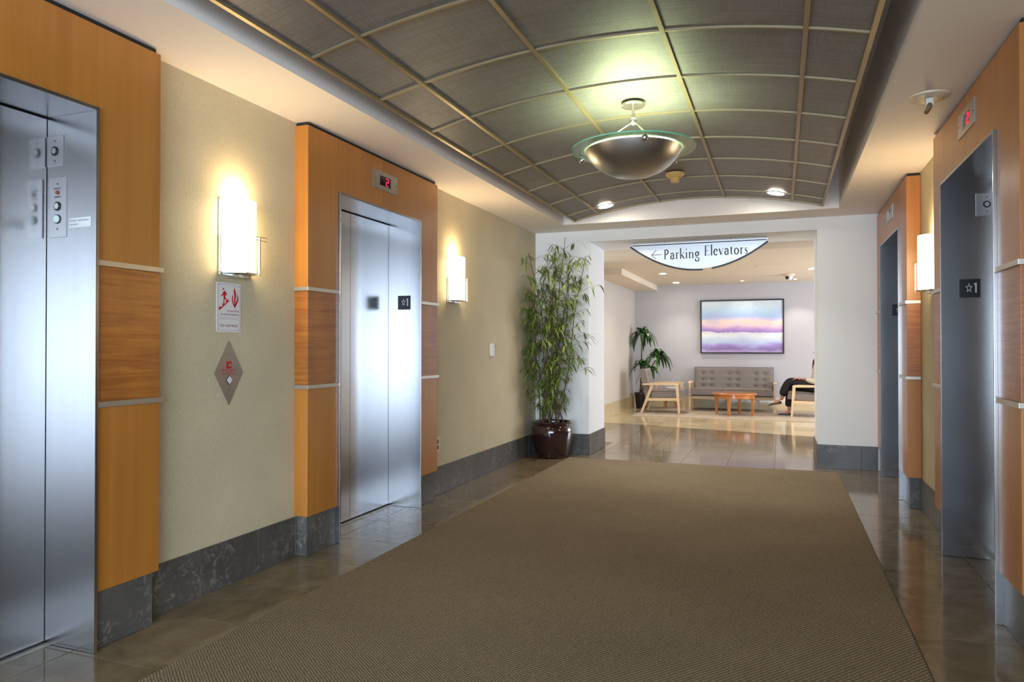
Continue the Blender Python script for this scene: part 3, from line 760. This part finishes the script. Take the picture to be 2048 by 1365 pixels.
t = root('dome_camera', (.13, 13.05, ZLC), 'white dome security camera on the lounge ceiling', 'camera')
obj('housing', B().lathe([(0, 0), (.10, 0), (.098, -.02), (.075, -.035), (0, -.035)], (.13, 13.05, ZLC-.0005), 32), M['ivory'], t, True)
obj('dome', B().ball((.14, 13.05, ZLC-.045), .055), M['white_plastic'], t, True)
obj('camera_lens', B().ball((.105, 13.0, ZLC-.060), .030), M['dark_plate'], t, True)
obj('access_panel', B().box(-.35, .07, 11.35, 11.80, ZLC-.004, ZLC+.004, .001), M['lounge_ceil'], label='square painted access panel flush in the lounge ceiling', cat='panel')
# ---------------------------------------------------------------- hanging sign
SX0, SX1, SY = -1.583, -.120, 8.06
SC, SW = (SX0+SX1)/2, (SX1-SX0)/2
t = root('hanging_sign', (SC, SY, 2.05), 'hanging bow-shaped silver sign reading Parking Elevators with a left arrow', 'sign')
ztop = 2.343; zbot = 2.062
def arc(n, x0=SX0, x1=SX1, d=0):
    out = []
    for k in range(n+1):
        u = -1 + 2*k/n; out.append((SC + u*SW, ztop - (ztop-zbot)*(1-u*u) + d*(1-u*u)**.5))
    return out
sf = lambda u, v, t_: (u, SY - t_, v)
b = B(); b.prism(arc(40), sf, -.004, .004); obj('panel', b, M['sign_metal'], t)
# dark lower edge in two lengths with a gap, as in the photograph
def edge(u0, u1, mat):
    b = B(); n = 24; pa = []; 
    def pz(u): return ztop - (ztop-zbot)*(1-u*u)
    for k in range(n+1):
        u = u0+(u1-u0)*k/n; pa.append((SC+u*SW, pz(u)-.003))
    for p, q in zip(pa, pa[1:]):
        d = Vector((q[0]-p[0], q[1]-p[1])).normalized(); nn = Vector((-d.y, d.x))*-.018
        b.prism([p, q, (q[0]+nn.x, q[1]+nn.y), (p[0]+nn.x, p[1]+nn.y)], sf, -.010, .010)
    bmesh.ops.remove_doubles(b.bm, verts=b.bm.verts, dist=.0005)
    obj('edge_strip', b, mat, t)
edge(-1.0, .075, M['navy']); edge(.205, .985, M['navy'])
b = B(); b.box(SX0+.01, SX1, SY-.016, SY+.016, ztop+.004, ztop+.022, .002); obj('rail', b, M['sign_metal'], t)
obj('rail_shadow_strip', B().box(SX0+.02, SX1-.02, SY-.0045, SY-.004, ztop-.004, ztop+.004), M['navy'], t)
for k in range(5):
    x = SX0+.03+(SX1-SX0-.06)*k/4
    obj('standoff', B().tube([(x, SY, ztop+.02), (x, SY, 2.3748)], .006, 10).tube([(x, SY, 2.368), (x, SY, 2.3748)], .012, 10), M['nickel'], t)
# serif lettering built from strokes: (x, z, width) polylines in em units (x-height .45, cap height .70)
TK, TN = .115, .055
def bowl_(cx, cz, rx, rz, a0, a1, n=12):
    out = []
    for k in range(n+1):
        a = R(a0+(a1-a0)*k/n); out.append((cx+rx*cos(a), cz+rz*sin(a), TN+(TK-TN)*abs(cos(a))))
    return out
def st(x0, z0, x1, z1, w_): return [(x0, z0, w_), (x1, z1, w_)]
def serif(x, z, w_=.16): return st(x-w_/2, z, x+w_/2, z, .025)
GL = {
 'P': (.56, [st(.13, .02, .13, .68, TK), serif(.13, .01), serif(.10, .69, .12), bowl_(.20, .52, .22, .165, 90, -90)]),
 'a': (.47, [bowl_(.21, .30, .13, .13, 160, 0, 8), st(.34, .30, .34, .04, TK), st(.34, .03, .43, .03, .03), bowl_(.20, .13, .13, .12, 70, 320, 12)]),
 'r': (.35, [st(.12, .01, .12, .43, TK), serif(.12, .01), st(.04, .43, .12, .44, .03), [(.14, .34, .03), (.22, .43, .04), (.31, .42, .07)]]),
 'k': (.50, [st(.11, .01, .11, .74, TK), serif(.11, .01), st(.03, .74, .11, .75, .03), st(.14, .20, .38, .43, .035), serif(.38, .44, .14), st(.22, .26, .42, .01, TK), serif(.43, .01, .12)]),
 'i': (.25, [st(.12, .01, .12, .43, TK), serif(.12, .01), st(.04, .43, .12, .44, .03), st(.12, .61, .12, .68, .085)]),
 'n': (.55, [st(.12, .01, .12, .43, TK), serif(.12, .01), st(.04, .43, .12, .44, .03), [(.14, .33, .03), (.22, .42, .04), (.34, .42, .06), (.42, .34, TK), (.42, .01, TK)], serif(.42, .01)]),
 'g': (.50, [bowl_(.22, .30, .14, .14, 0, 360, 18), st(.30, .42, .44, .43, .035), [(.14, .18, .03), (.10, .10, .04), (.20, .05, .05), (.34, .03, .06), (.40, -.06, TK)], bowl_(.23, -.10, .17, .11, 0, -180, 10), [(.06, -.10, .05), (.12, .02, .03)]]),
 'E': (.52, [st(.13, .02, .13, .68, TK), serif(.10, .01, .12), serif(.10, .69, .12), st(.13, .685, .43, .685, .03), st(.43, .70, .43, .60, .025), st(.13, .36, .37, .36, .03), st(.37, .41, .37, .31, .02), st(.13, .015, .45, .015, .03), st(.455, 0, .465, .11, .025)]),
 'l': (.24, [st(.12, .01, .12, .74, TK), serif(.12, .01), st(.04, .74, .12, .75, .03)]),
 'e': (.44, [bowl_(.22, .22, .155, .21, 20, 320, 16), st(.08, .27, .36, .27, .03)]),
 'v': (.47, [st(.07, .43, .23, .02, TK), st(.25, .02, .40, .43, .035), serif(.07, .44, .13), serif(.40, .44, .13)]),
 't': (.31, [st(.13, .10, .13, .54, TK), st(.04, .43, .27, .43, .03), [(.13, .10, TK), (.16, .03, .06), (.27, .04, .03)]]),
 'o': (.50, [bowl_(.25, .22, .175, .205, 0, 360, 20)]),
 's': (.36, [[(.29, .36, .03), (.24, .42, .04), (.14, .41, .05), (.09, .33, .07), (.17, .24, TK), (.27, .16, .08), (.28, .07, .06), (.18, .02, .04), (.08, .04, .03), (.06, .11, .03)]]),
}
EM = .155; EX = .75
mat_txt = plain('charcoal_lettering', (.07, .075, .09), .5)
cx = -1.218; bz = 2.178
for ch in 'Parking Elevators':
    if ch == ' ': cx, bz = -.781, 2.201; continue
    adv, strokes = GL[ch]
    b = B()
    for s_ in strokes:
        for (xa, za, wa), (xb, zb, wb) in zip(s_, s_[1:]):
            d = Vector((xb-xa, zb-za));
            if d.length < 1e-5: continue
            d.normalize(); nn = Vector((-d.y, d.x)); e = d*.010
            q = [(xa-e.x+nn.x*wa/2, za-e.y+nn.y*wa/2), (xa-e.x-nn.x*wa/2, za-e.y-nn.y*wa/2), (xb+e.x-nn.x*wb/2, zb+e.y-nn.y*wb/2), (xb+e.x+nn.x*wb/2, zb+e.y+nn.y*wb/2)]
            b.prism([(cx+p[0]*EM*EX, bz+p[1]*EM) for p in q], sf, .004, .0052)
    obj('letter', b, mat_txt, t); cx += adv*EM*EX + .004
b = B()
for p, q in (((-1.350, 2.233), (-1.240, 2.233)), ((-1.352, 2.233), (-1.300, 2.285)), ((-1.352, 2.233), (-1.300, 2.181))):
    d = Vector((q[0]-p[0], q[1]-p[1])).normalized(); nn = Vector((-d.y, d.x))*.0035
    b.prism([(p[0]+nn.x, p[1]+nn.y), (p[0]-nn.x, p[1]-nn.y), (q[0]-nn.x, q[1]-nn.y), (q[0]+nn.x, q[1]+nn.y)], sf, .004, .0052)
obj('arrow', b, mat_txt, t)

# ---------------------------------------------------------------- carpet runner and rug
b = B(); b.box(-2.152, .507, -2.5, 7.497, 0.0005, .008, .003)
bmesh.ops.subdivide_edges(b.bm, edges=[e for e in b.bm.edges if e.calc_length() > 2], cuts=1)
obj('carpet', b, M['carpet'], label='wide brown ribbed carpet runner filling the elevator lobby floor', cat='carpet')
b = B(); b.box(-2.45, 2.2, 12.42, 14.505, .0005, .009, .003)
obj('lounge_rug', b, M['rug'], label='flat beige rug under the lounge furniture', cat='rug')
ZR = .0095

# ---------------------------------------------------------------- painting
def art():
    m, t_, b_ = nt('abstract_painting')
    g = t_.nodes.new('ShaderNodeNewGeometry'); sx = t_.nodes.new('ShaderNodeSeparateXYZ'); t_.links.new(g.outputs['Position'], sx.inputs[0])
    n = noise(t_, pos(t_, (1.6, 1, 3.2)), 1, 6, .55, .5)
    ma = t_.nodes.new('ShaderNodeMath'); ma.operation = 'MULTIPLY_ADD'; t_.links.new(n, ma.inputs[0]); ma.inputs[1].default_value = .22
    t_.links.new(sx.outputs['Z'], ma.inputs[2])
    mr = t_.nodes.new('ShaderNodeMapRange'); mr.inputs[1].default_value = 1.077+.11; mr.inputs[2].default_value = 2.121+.11
    t_.links.new(ma.outputs[0], mr.inputs[0])
    c = ramp(t_, mr.outputs[0], [(0, (.34, .18, .42)), (.05, (.48, .33, .58)), (.10, (.22, .16, .34)), (.16, (.36, .24, .60)), (.22, (.50, .60, .78)), (.33, (.78, .80, .80)), (.385, (.72, .68, .74)), (.40, (.34, .20, .54)), (.46, (.54, .34, .62)), (.52, (.84, .60, .66)), (.60, (.90, .70, .58)), (.64, (.70, .60, .80)), (.69, (.42, .55, .80)), (.80, (.52, .70, .84)), (1, (.74, .80, .82))])
    n2 = noise(t_, pos(t_, (1.2, 1, 1.6), loc=(3, 0, 1)), 1.6, 4)
    c = mixc(t_, c, (.50, .52, .80), ramp(t_, n2, [(.52, (0, 0, 0)), (.8, (.9, .9, .9))]))
    t_.links.new(c, b_.inputs['Base Color']); b_.inputs['Roughness'].default_value = .5
    return m
t = root('framed_painting', (-.71, YLB, 1.077), 'wide abstract lilac and blue painting in a thin black frame', 'painting')
AX0, AX1, AZ0, AZ1 = -1.482, .061, 1.077, 2.121
b = B(); fw = .024
for q in ((AX0, AX0+fw, AZ0, AZ1), (AX1-fw, AX1, AZ0, AZ1), (AX0+fw, AX1-fw, AZ0, AZ0+fw), (AX0+fw, AX1-fw, AZ1-fw, AZ1)): b.box(q[0], q[1], YLB-.05, YLB-.001, q[2], q[3])
obj('frame', b, M['black'], t)
obj('canvas', B().box(AX0+fw, AX1-fw, YLB-.035, YLB-.005, AZ0+fw, AZ1-fw), art(), t)

# ---------------------------------------------------------------- lounge chairs and sofa (built facing +X at the origin, then turned)
def bar(b, p, q, w0, w1, d):  # flat board in the XZ plane, thickness d along Y
    p, q = Vector(p), Vector(q); dr = (q-p).normalized(); n = Vector((-dr.z, 0, dr.x)); y = Vector((0, d/2, 0))
    b.hexa([p-n*w0/2-y, p+n*w0/2-y, p+n*w0/2+y, p-n*w0/2+y, q-n*w1/2-y, q+n*w1/2-y, q+n*w1/2+y, q-n*w1/2+y]); return b
def seat_unit(name, width, nb_cols, nb_groups, label, cat):
    t = root(name, (0, 0, 0), label, cat)
    hw = width/2
    for sy in (-1, 1):
        y = sy*(hw-.02)
        obj('rear_leg', bar(B(), (-.35, y, .0), (-.155, y, .505), .038, .050, .034), M['birch'], t)
        obj('front_leg', bar(B(), (.325, y, .0), (.285, y, .515), .034, .050, .034), M['birch'], t)
        b = B(); b.prism([(-.33, .503), (-.33, .532), (-.10, .545), (.22, .550), (.30, .541), (.318, .518), (.30, .505), (.0, .512)], lambda u, v, t_: (u, y+t_, v), -.027, .027)
        obj('armrest', b, M['birch'], t)
        obj('side_rail', bar(B(), (-.245, y, .245), (.30, y, .258), .048, .048, .026), M['birch'], t)
    for x, z in ((.27, .245), (-.235, .235)):
        obj('cross_rail', B().box(x-.012, x+.012, -hw+.038, hw-.038, z-.028, z+.03, .003), M['birch'], t)
    def cushion(nm, L, W, H, mat4, tuft=None):
        b = B(); nx, ny = (max(8, int(L/.028)), max(10, int(W/.03)))
        grid = []
        for i in range(nx+1):
            row = []
            for j in range(ny+1):
                u, v = i/nx, j/ny
                e = min(u, 1-u)*L; e2 = min(v, 1-v)*W
                rnd = .022
                hgt = H - rnd*(max(0, 1-e/rnd)**2) - rnd*(max(0, 1-e2/rnd)**2) + .010*sin(pi*u)*sin(pi*v)
                if tuft:
                    for (tu, tv) in tuft:
                        d2 = ((u-tu)*L)**2 + ((v-tv)*W)**2; hgt -= .034*math.exp(-d2/.0011) + .006*math.exp(-((u-tu)*L)**2/.0004)*math.exp(-((v-tv)*W)**2/.01)
                row.append(b.bm.verts.new((u*L, (v-.5)*W, hgt)))
            grid.append(row)
        for i in range(nx):
            for j in range(ny): b.bm.faces.new((grid[i][j], grid[i+1][j], grid[i+1][j+1], grid[i][j+1]))
        r = bmesh.ops.extrude_edge_only(b.bm, edges=[e for e in b.bm.edges if e.is_boundary])
        nv = [v for v in r['geom'] if isinstance(v, bmesh.types.BMVert)]
        for v in nv: v.co.z = 0
        bmesh.ops.contextual_create(b.bm, geom=[e for e in b.bm.edges if e.is_boundary])
        bmesh.ops.transform(b.bm, matrix=mat4, verts=b.bm.verts)
        c = obj(nm, b, M['fabric'], t, True)
        b = B(); pts = [(0.004, -W/2+.004), (L-.004, -W/2+.004), (L-.004, W/2-.004), (.004, W/2-.004), (.004, -W/2+.004)]
        b.tube([mat4 @ Vector((p, q, H-.020)) for p, q in pts], .005, 6); obj('piping', b, M['piping'], c)
        if tuft:
            for (tu, tv) in tuft:
                p = mat4 @ Vector((tu*L, (tv-.5)*W, H-.012)); obj('button', B().ball(p, .010, 10, 6), M['fabric'], c)
    cw = width-.09
    cushion('seat_cushion', .56, cw, .125, Matrix.Translation((-.17, 0, .275)) @ Matrix.Rotation(R(-3), 4, 'Y'))
    tf = []
    for g_ in range(nb_groups):
        for c_ in range(nb_cols):
            v = (g_ + (c_+1)/(nb_cols+1))/nb_groups
            for r_ in (.38, .58, .78): tf.append((r_, v))
    ang = R(-90-13)
    # back cushion: local u runs up the back, local z points forward
    mt = Matrix.Translation((-.265, 0, .20)) @ Matrix(((-sin(R(13)), 0, cos(R(13)), 0), (0, -1, 0, 0), (cos(R(13)), 0, sin(R(13)), 0), (0, 0, 0, 1)))
    cushion('back_cushion', .60, cw, .115, mt, tf)
    return t
def place(t, x, y, rz, z=ZR): t.location = (x, y, z); t.rotation_euler = (0, 0, rz); WO[t.name] = Vector((x, y, z)); return t
ch1 = seat_unit('armchair', .64, 2, 1, 'grey tufted armchair with pale wood frame on the left, by the potted plant', 'chair')
place(ch1, -2.02, 13.32, R(-1))
ch2 = copy_tree(ch1); ch2['label'] = 'grey armchair with pale wood frame on the right that the person sits in'
place(ch2, .495, 13.40, pi); 
for o in (ch1, ch2): o['group'] = 'lounge armchairs'
sofa = seat_unit('sofa', 1.545, 2, 3, 'grey three-seat tufted sofa with pale wood arms under the painting', 'sofa')
place(sofa, -.857, 14.14, R(-90))

# coffee table
t = root('coffee_table', (-.77, 13.2, ZR), 'round cherry wood coffee table with four square tapered legs', 'table')
obj('tabletop', B().lathe([(0, 0), (.362, 0), (.385, .010), (.385, .026), (.375, .034), (0, .034)], (-.77, 13.2, .365), 56), M['cherry'], t, True)
obj('apron', B().lathe([(.325, 0), (.345, 0), (.345, .055), (.325, .055)], (-.77, 13.2, .310), 48, close=True), M['cherry'], t, True)
for k in range(4):
    a = R(-13+90*k); c_, s_ = cos(a), sin(a); cx_, cy_ = -.77+.315*c_, 13.2+.315*s_
    e1, e2 = Vector((c_, s_, 0)), Vector((-s_, c_, 0)); P_ = Vector((cx_, cy_, 0))
    def ring(z, h_): return [P_+Vector((0, 0, z))+e1*i*h_+e2*j*h_ for i, j in ((-1, -1), (1, -1), (1, 1), (-1, 1))]
    obj('leg', B().hexa(ring(ZR, .017)+ring(.365, .027)), M['cherry'], t)
# small side table behind the left chair
t = root('side_table', (-2.03, 14.28, 0), 'small white-topped side table with splayed orange legs behind the left armchair', 'table')
obj('tabletop', B().lathe([(0, 0), (.135, 0), (.14, .012), (.135, .024), (0, .024)], (-2.03, 14.28, .395), 32), M['white_plastic'], t, True)
for k in range(4):
    a = R(45+90*k)
    obj('leg', B().tube([(-2.03+.16*cos(a), 14.28+.16*sin(a), ZR if sin(a) < 0 else .001), (-2.03+.08*cos(a), 14.28+.08*sin(a), .396)], [.010, .016], 10), M['cherry'], t)

# ---------------------------------------------------------------- glazed pot of bamboo
BX, BY = -2.345, 7.498
t = root('potted_bamboo', (BX, BY, 0), 'tall bamboo in a glossy oxblood pot in the corner left of the opening', 'plant')
prof = [(0, 0), (.150, 0), (.165, .008), (.195, .09), (.222, .20), (.232, .28), (.226, .33), (.208, .355), (.212, .366), (.228, .374), (.232, .384), (.226, .392), (.205, .390), (.196, .36), (.20, .33), (0, .33)]
pot = obj('pot', B().lathe(prof, (BX, BY, .001), 56), M['glaze'], t, True)
obj('soil', B().lathe([(0, .345), (.197, .345), (.197, .335), (0, .335)], (BX, BY, .001), 32), M['soil'], pot)
leaves = []   # (base point, direction, length)
rb = random.Random(11)
for k in range(14):
    a = rb.uniform(0, 2*pi); r0 = rb.uniform(.02, .14)
    bx_, by_ = BX+r0*cos(a), BY+r0*sin(a)
    H_ = rb.uniform(1.6, 2.05) if k % 3 else rb.uniform(1.15, 1.5)
    tx = BX + (-.24 + .62*((k*5) % 14)/13); ty = by_ + rb.uniform(-.34, .08)
    tx = max(-2.57, min(-1.92, tx)); ty = min(7.66, ty)
    if k == 5: tx, ty, H_ = -2.16, 7.33, 2.03
    if k == 8: tx, ty, H_ = -2.50, 7.20, 1.86
    pts = []; n = 12
    for i in range(n+1):
        u = i/n; pts.append(Vector((bx_+(tx-bx_)*u**.95+.012*sin(9*u+k), by_+(ty-by_)*u**1.5+.012*cos(7*u+k), .345+H_*u)))
    obj('cane', B().tube(pts, [.0075*(1-.75*i/n)+.001 for i in range(n+1)], 6), M['stem'], t, True)
    tw = B()
    for i in range(2, n+1):
        if i < 4 and rb.random() < .45: continue
        for rep in range(3):
            p = pts[i] + (pts[i]-pts[i-1])*rb.uniform(-1, 0)
            a2 = rb.uniform(0, 2*pi); ln = rb.uniform(.12, .32)*(1 if i > 3 else .55)
            q = p + Vector((cos(a2)*ln, sin(a2)*ln*.9, rb.uniform(.02, .12)))
            q.x = max(-2.60, min(-1.78, q.x)); q.y = min(7.72, max(6.85, q.y)); q.z = min(2.43, q.z)
            tw.tube([p, (p+q)/2+Vector((0, 0, .015)), q], [.0018, .0014, .001], 4)
            for l in range(rb.choice((3, 4, 4, 5))):
                a3 = a2 + rb.uniform(-1.5, 1.5)
                d = Vector((cos(a3), sin(a3), rb.uniform(-.7, .3))).normalized()
                leaves.append((p.lerp(q, rb.uniform(.55, 1)), d, rb.uniform(.08, .14)))
    obj('twigs', tw, M['twig'] if k % 3 == 0 else M['stem'], t, kind='stuff')
def leaf_geo(b, p, d, L, droop=1.0, wd=.082, cup=.12, n=5):
    side = d.cross(Vector((0, 0, 1))).normalized(); g = []
    for i in range(n+1):
        u = i/n; c = p + d*L*u*(1-.18*u) + Vector((0, 0, -L*.62*droop*u*u))
        c.x = max(c.x, -2.600); c.y = min(c.y, 7.745) if p.y < 8 else c.y
        w_ = L*wd*(sin(pi*min(1, u*.92+.08))**.8)*(1-.25*u) + .0004
        if i == n: g.append([b.bm.verts.new(c)])
        else: g.append([b.bm.verts.new(c-side*w_+Vector((0, 0, cup*w_))), b.bm.verts.new(c), b.bm.verts.new(c+side*w_+Vector((0, 0, cup*w_)))])
    for a_, c_ in zip(g, g[1:]):
        if len(c_) == 3:
            b.bm.faces.new((a_[0], a_[1], c_[1], c_[0])); b.bm.faces.new((a_[1], a_[2], c_[2], c_[1]))
        else: b.bm.faces.new((a_[0], a_[1], c_[0])); b.bm.faces.new((a_[1], a_[2], c_[0]))
    return b
leaves.sort(key=lambda q: -(q[2] - .03*(q[0].y-6.8)))
for p, d, L in leaves[:290]:
    obj('leaf', leaf_geo(B(), p, d, L, rb.uniform(.5, 1.2)), M['leaf'], t, recalc=False)
b = B()
for p, d, L in leaves[290:]: leaf_geo(b, p, d, L, rb.uniform(.5, 1.2), n=4)
obj('foliage', b, M['leaf'], t, kind='stuff', recalc=False)

# ---------------------------------------------------------------- potted dracaena in the lounge corner
DX, DYY = -2.60, 14.22
t = root('potted_dracaena', (DX, DYY, 0), 'dark-potted leafy dracaena in the lounge corner behind the left armchair', 'plant')
obj('pot', B().lathe([(0, 0), (.095, 0), (.125, .27), (.135, .275), (.135, .30), (.12, .30), (.115, .27), (0, .27)], (DX, DYY, .001), 36), M['darkpot'], t, True)
heads = [((-2.56, 14.12, 1.44), .42, 44), ((-2.24, 14.02, 1.02), .42, 44), ((-2.55, 14.02, .84), .36, 22), ((-2.38, 13.95, .74), .34, 16)]
for (hx, hy, hz), L, n in heads:
    obj('trunk', B().tube([(DX+rb.uniform(-.04, .04), DYY, .27), (DX+(hx-DX)*.35, DYY+(hy-DYY)*.4, .27+(hz-.27)*.5), (hx, hy, hz)], [.016, .013, .010], 8), M['stem'], t, True)
    for k in range(n):
        a = 2*pi*k/n*2.4 + rb.uniform(-.3, .3); el = rb.uniform(.15, 1.3)
        d = Vector((cos(a)*cos(el), sin(a)*cos(el), sin(el)))
        LL = L*rb.uniform(.75, 1.2)
        b = B(); side = Vector((-sin(a), cos(a), 0)); g = []; N = 8
        for i in range(N+1):
            u = i/N; c = Vector((hx, hy, hz)) + d*LL*u*(1-.25*u) + Vector((0, 0, -LL*(.35+.5*cos(el))*u**2.2))
            c.x = max(c.x, XLL+.02); c.y = min(c.y, YLB-.02)
            w_ = .030*(sin(pi*(u*.86+.12))**.7) + .0008
            g.append([b.bm.verts.new(c-side*w_+Vector((0, 0, .3*w_))), b.bm.verts.new(c), b.bm.verts.new(c+side*w_+Vector((0, 0, .3*w_)))])
        for a_, c_ in zip(g, g[1:]): b.bm.faces.new((a_[0], a_[1], c_[1], c_[0])); b.bm.faces.new((a_[1], a_[2], c_[2], c_[1]))
        obj('leaf', b, M['strap'], t, True, recalc=False)

# ---------------------------------------------------------------- seated person (facing -X, legs crossed)
def skin(name, verts, edges, radii, mat, parent, sub=2, rootv=0):
    me = bpy.data.meshes.new(name); me.from_pydata(verts, edges, []); me.update()
    o = bpy.data.objects.new(name, me); C.objects.link(o)
    md = o.modifiers.new('s', 'SKIN')
    for i, r_ in enumerate(radii):
        v = me.skin_vertices[0].data[i]; v.radius = r_ if isinstance(r_, tuple) else (r_, r_); v.use_root = (i == rootv)
    md.use_smooth_shade = True
    o.modifiers.new('u', 'SUBSURF').levels = sub
    me2 = bpy.data.meshes.new_from_object(o.evaluated_get(bpy.context.evaluated_depsgraph_get()))
    bpy.data.objects.remove(o); b = B(); b.bm.from_mesh(me2); bpy.data.meshes.remove(me2)
    return obj(name, b, mat, parent, True)
PYc = 13.40
pr = root('person', (.45, PYc, ZR), 'seated person in cream blouse and black trousers, legs crossed, partly hidden by the right jamb', 'person')
def q(x, y, z): return (x, PYc+y, z)
# body: one continuous surface (pelvis, spine, neck, head, arms, legs)
bv = [q(.58, 0, .50), q(.60, 0, .62), q(.61, 0, .76), q(.615, 0, .87), q(.64, 0, .94), q(.655, 0, 1.03), q(.655, 0, 1.11), q(.66, 0, 1.18),   # 0-7 spine, neck, head
      q(.60, -.17, .87), q(.62, -.22, .72), q(.56, -.19, .60), q(.40, -.10, .645), q(.35, -.08, .65),   # 8-12 near arm to wrist
      q(.60, .17, .87), q(.63, .22, .72), q(.57, .20, .60), q(.46, .12, .60), q(.42, .08, .60),          # 13-17 far arm
      q(.55, -.09, .49), q(.34, -.06, .56), q(.13, .0, .615), q(.065, .0, .47), q(.02, .0, .33), q(.0, .0, .27),  # 18-23 near leg crossed over
      q(.55, .09, .49), q(.34, .07, .49), q(.19, .05, .485), q(.14, .04, .30), q(.135, .03, .15), q(.14, .03, .085)]    # 24-29 far leg on floor
be = [(0,1),(1,2),(2,3),(3,4),(4,5),(5,6),(6,7),(3,8),(8,9),(9,10),(10,11),(11,12),(3,13),(13,14),(14,15),(15,16),(16,17),
      (0,18),(18,19),(19,20),(20,21),(21,22),(22,23),(0,24),(24,25),(25,26),(26,27),(27,28),(28,29)]
br_ = [.125,.115,.12,.09,.05,.062,.082,.06, .055,.045,.04,.032,.025, .055,.045,.04,.032,.025, .09,.075,.062,.055,.040,.032, .09,.075,.06,.052,.042,.032]
skin('body', bv, be, [r_*.86 for r_ in br_], M['skin'], pr)
# clothes: trousers and blouse follow the body
tv = [bv[0]] + [bv[i] for i in (18,19,20,21,22)] + [bv[i] for i in (24,25,26,27,28)]
skin('trousers', tv, [(0,1),(1,2),(2,3),(3,4),(4,5),(0,6),(6,7),(7,8),(8,9),(9,10)], [.130,.105,.090,.082,.080,.078,.105,.090,.080,.076,.074], M['trousers'], pr)
bvv = [q(.57, 0, .54), bv[1], bv[2], bv[3], q(.595, 0, .91)] + [bv[i] for i in (8,9,10,11)] + [bv[i] for i in (13,14,15,16)]
skin('blouse', bvv, [(0,1),(1,2),(2,3),(3,4),(3,5),(5,6),(6,7),(7,8),(3,9),(9,10),(10,11),(11,12)], [.142,.135,.137,.10,.055,.068,.058,.054,.044,.068,.058,.054,.044], M['blouse'], pr)
def shoe(px, py, pz, pitch):
    b = B(); N = 12; rings = []
    L = .235
    for i in range(N+1):
        u = i/N; w_ = .036*(sin(pi*(u*.80+.14))**.6)*(1-.25*u); h_ = (.050-.030*u) if u < .75 else .028*(1-u)/.25+.004
        if u < .08: w_ *= .7
        rings.append([Vector((-u*L+.035, k_*w_, zz_*h_)) for k_, zz_ in ((-1, 0), (-1, .55), (-.6, 1), (.6, 1), (1, .55), (1, 0))])
    m4 = Matrix.Translation(q(px, py, pz)) @ Matrix.Rotation(pitch, 4, 'Y')
    vr = [[b.bm.verts.new(m4 @ v) for v in r] for r in rings]
    for i in range(N):
        for k in range(6): b.bm.faces.new((vr[i][k], vr[i][(k+1) % 6], vr[i+1][(k+1) % 6], vr[i+1][k]))
    b.bm.faces.new(vr[0]); b.bm.faces.new(vr[-1][::-1])
    obj('shoe', b, M['shoe'], pr, True)
    # bare instep rising out of the shoe
    skin('foot', [m4 @ Vector((.005, 0, .09)), m4 @ Vector((-.01, 0, .05)), m4 @ Vector((-.07, 0, .032)), m4 @ Vector((-.12, 0, .020))], [(0,1),(1,2),(2,3)], [.030,.034,.030,.022], M['skin'], pr)
shoe(-.02, .0, .205, R(-10)); shoe(.135, .03, ZR+.002, 0)
def hand(wx, wy, wz, dirn):
    vs2 = [q(wx, wy, wz), q(wx-.045, wy, wz+.004), q(wx-.075, wy, wz+.002)]; es2 = [(0, 1), (1, 2)]; rs2 = [(.020, .016), (.028, .014), (.030, .012)]
    for k in range(4):
        oy = (k-1.5)*.017; Lf = (.062, .072, .068, .052)[k]; i0 = len(vs2)
        vs2 += [q(wx-.082, wy+oy, wz+.003), q(wx-.082-Lf*.5, wy+oy*1.15, wz-.002), q(wx-.082-Lf, wy+oy*1.2, wz-.020)]
        es2 += [(2, i0), (i0, i0+1), (i0+1, i0+2)]; rs2 += [.0095, .0085, .007]
    i0 = len(vs2); vs2 += [q(wx-.035, wy-.032*dirn, wz-.004), q(wx-.065, wy-.052*dirn, wz-.014)]; es2 += [(1, i0), (i0, i0+1)]; rs2 += [.011, .0085]
    skin('hand', vs2, es2, rs2, M['skin'], pr, 1)
hand(.345, -.08, .658, 1); hand(.42, .07, .615, -1)
# head details
hd = Vector(q(.65, 0, 1.12))
obj('hair_lock', B().tube([hd+Vector((-.02, -.085, .02)), hd+Vector((-.07, -.075, -.08)), hd+Vector((-.115, -.06, -.17)), hd+Vector((-.125, -.055, -.27)), hd+Vector((-.11, -.05, -.34))], [.02, .028, .026, .022, .008], 10), M['hair'], pr, True)
obj('hair', B().ball(hd+Vector((.022, 0, .03)), .105, 20, 14, (1.0, .88, 1.12)).ball(hd+Vector((.055, 0, -.07)), .075, 16, 10, (.8, .95, 1.5)), M['hair'], pr, True)
obj('face', B().ball(hd+Vector((-.022, 0, -.012)), .088, 20, 14, (.95, .80, 1.22)).ball(hd+Vector((-.108, 0, -.015)), .013, 10, 8, (1, .8, 1.4)), M['skin'], pr, True)
for sy in (-1, 1): obj('eye', B().ball(hd+Vector((-.094, sy*.030, .012)), .010, 10, 8), M['dark_plate'], pr, True)
obj('mouth', B().ball(hd+Vector((-.094, 0, -.058)), .016, 10, 6, (.5, 1.2, .35)), M['red_ink'], pr, True)
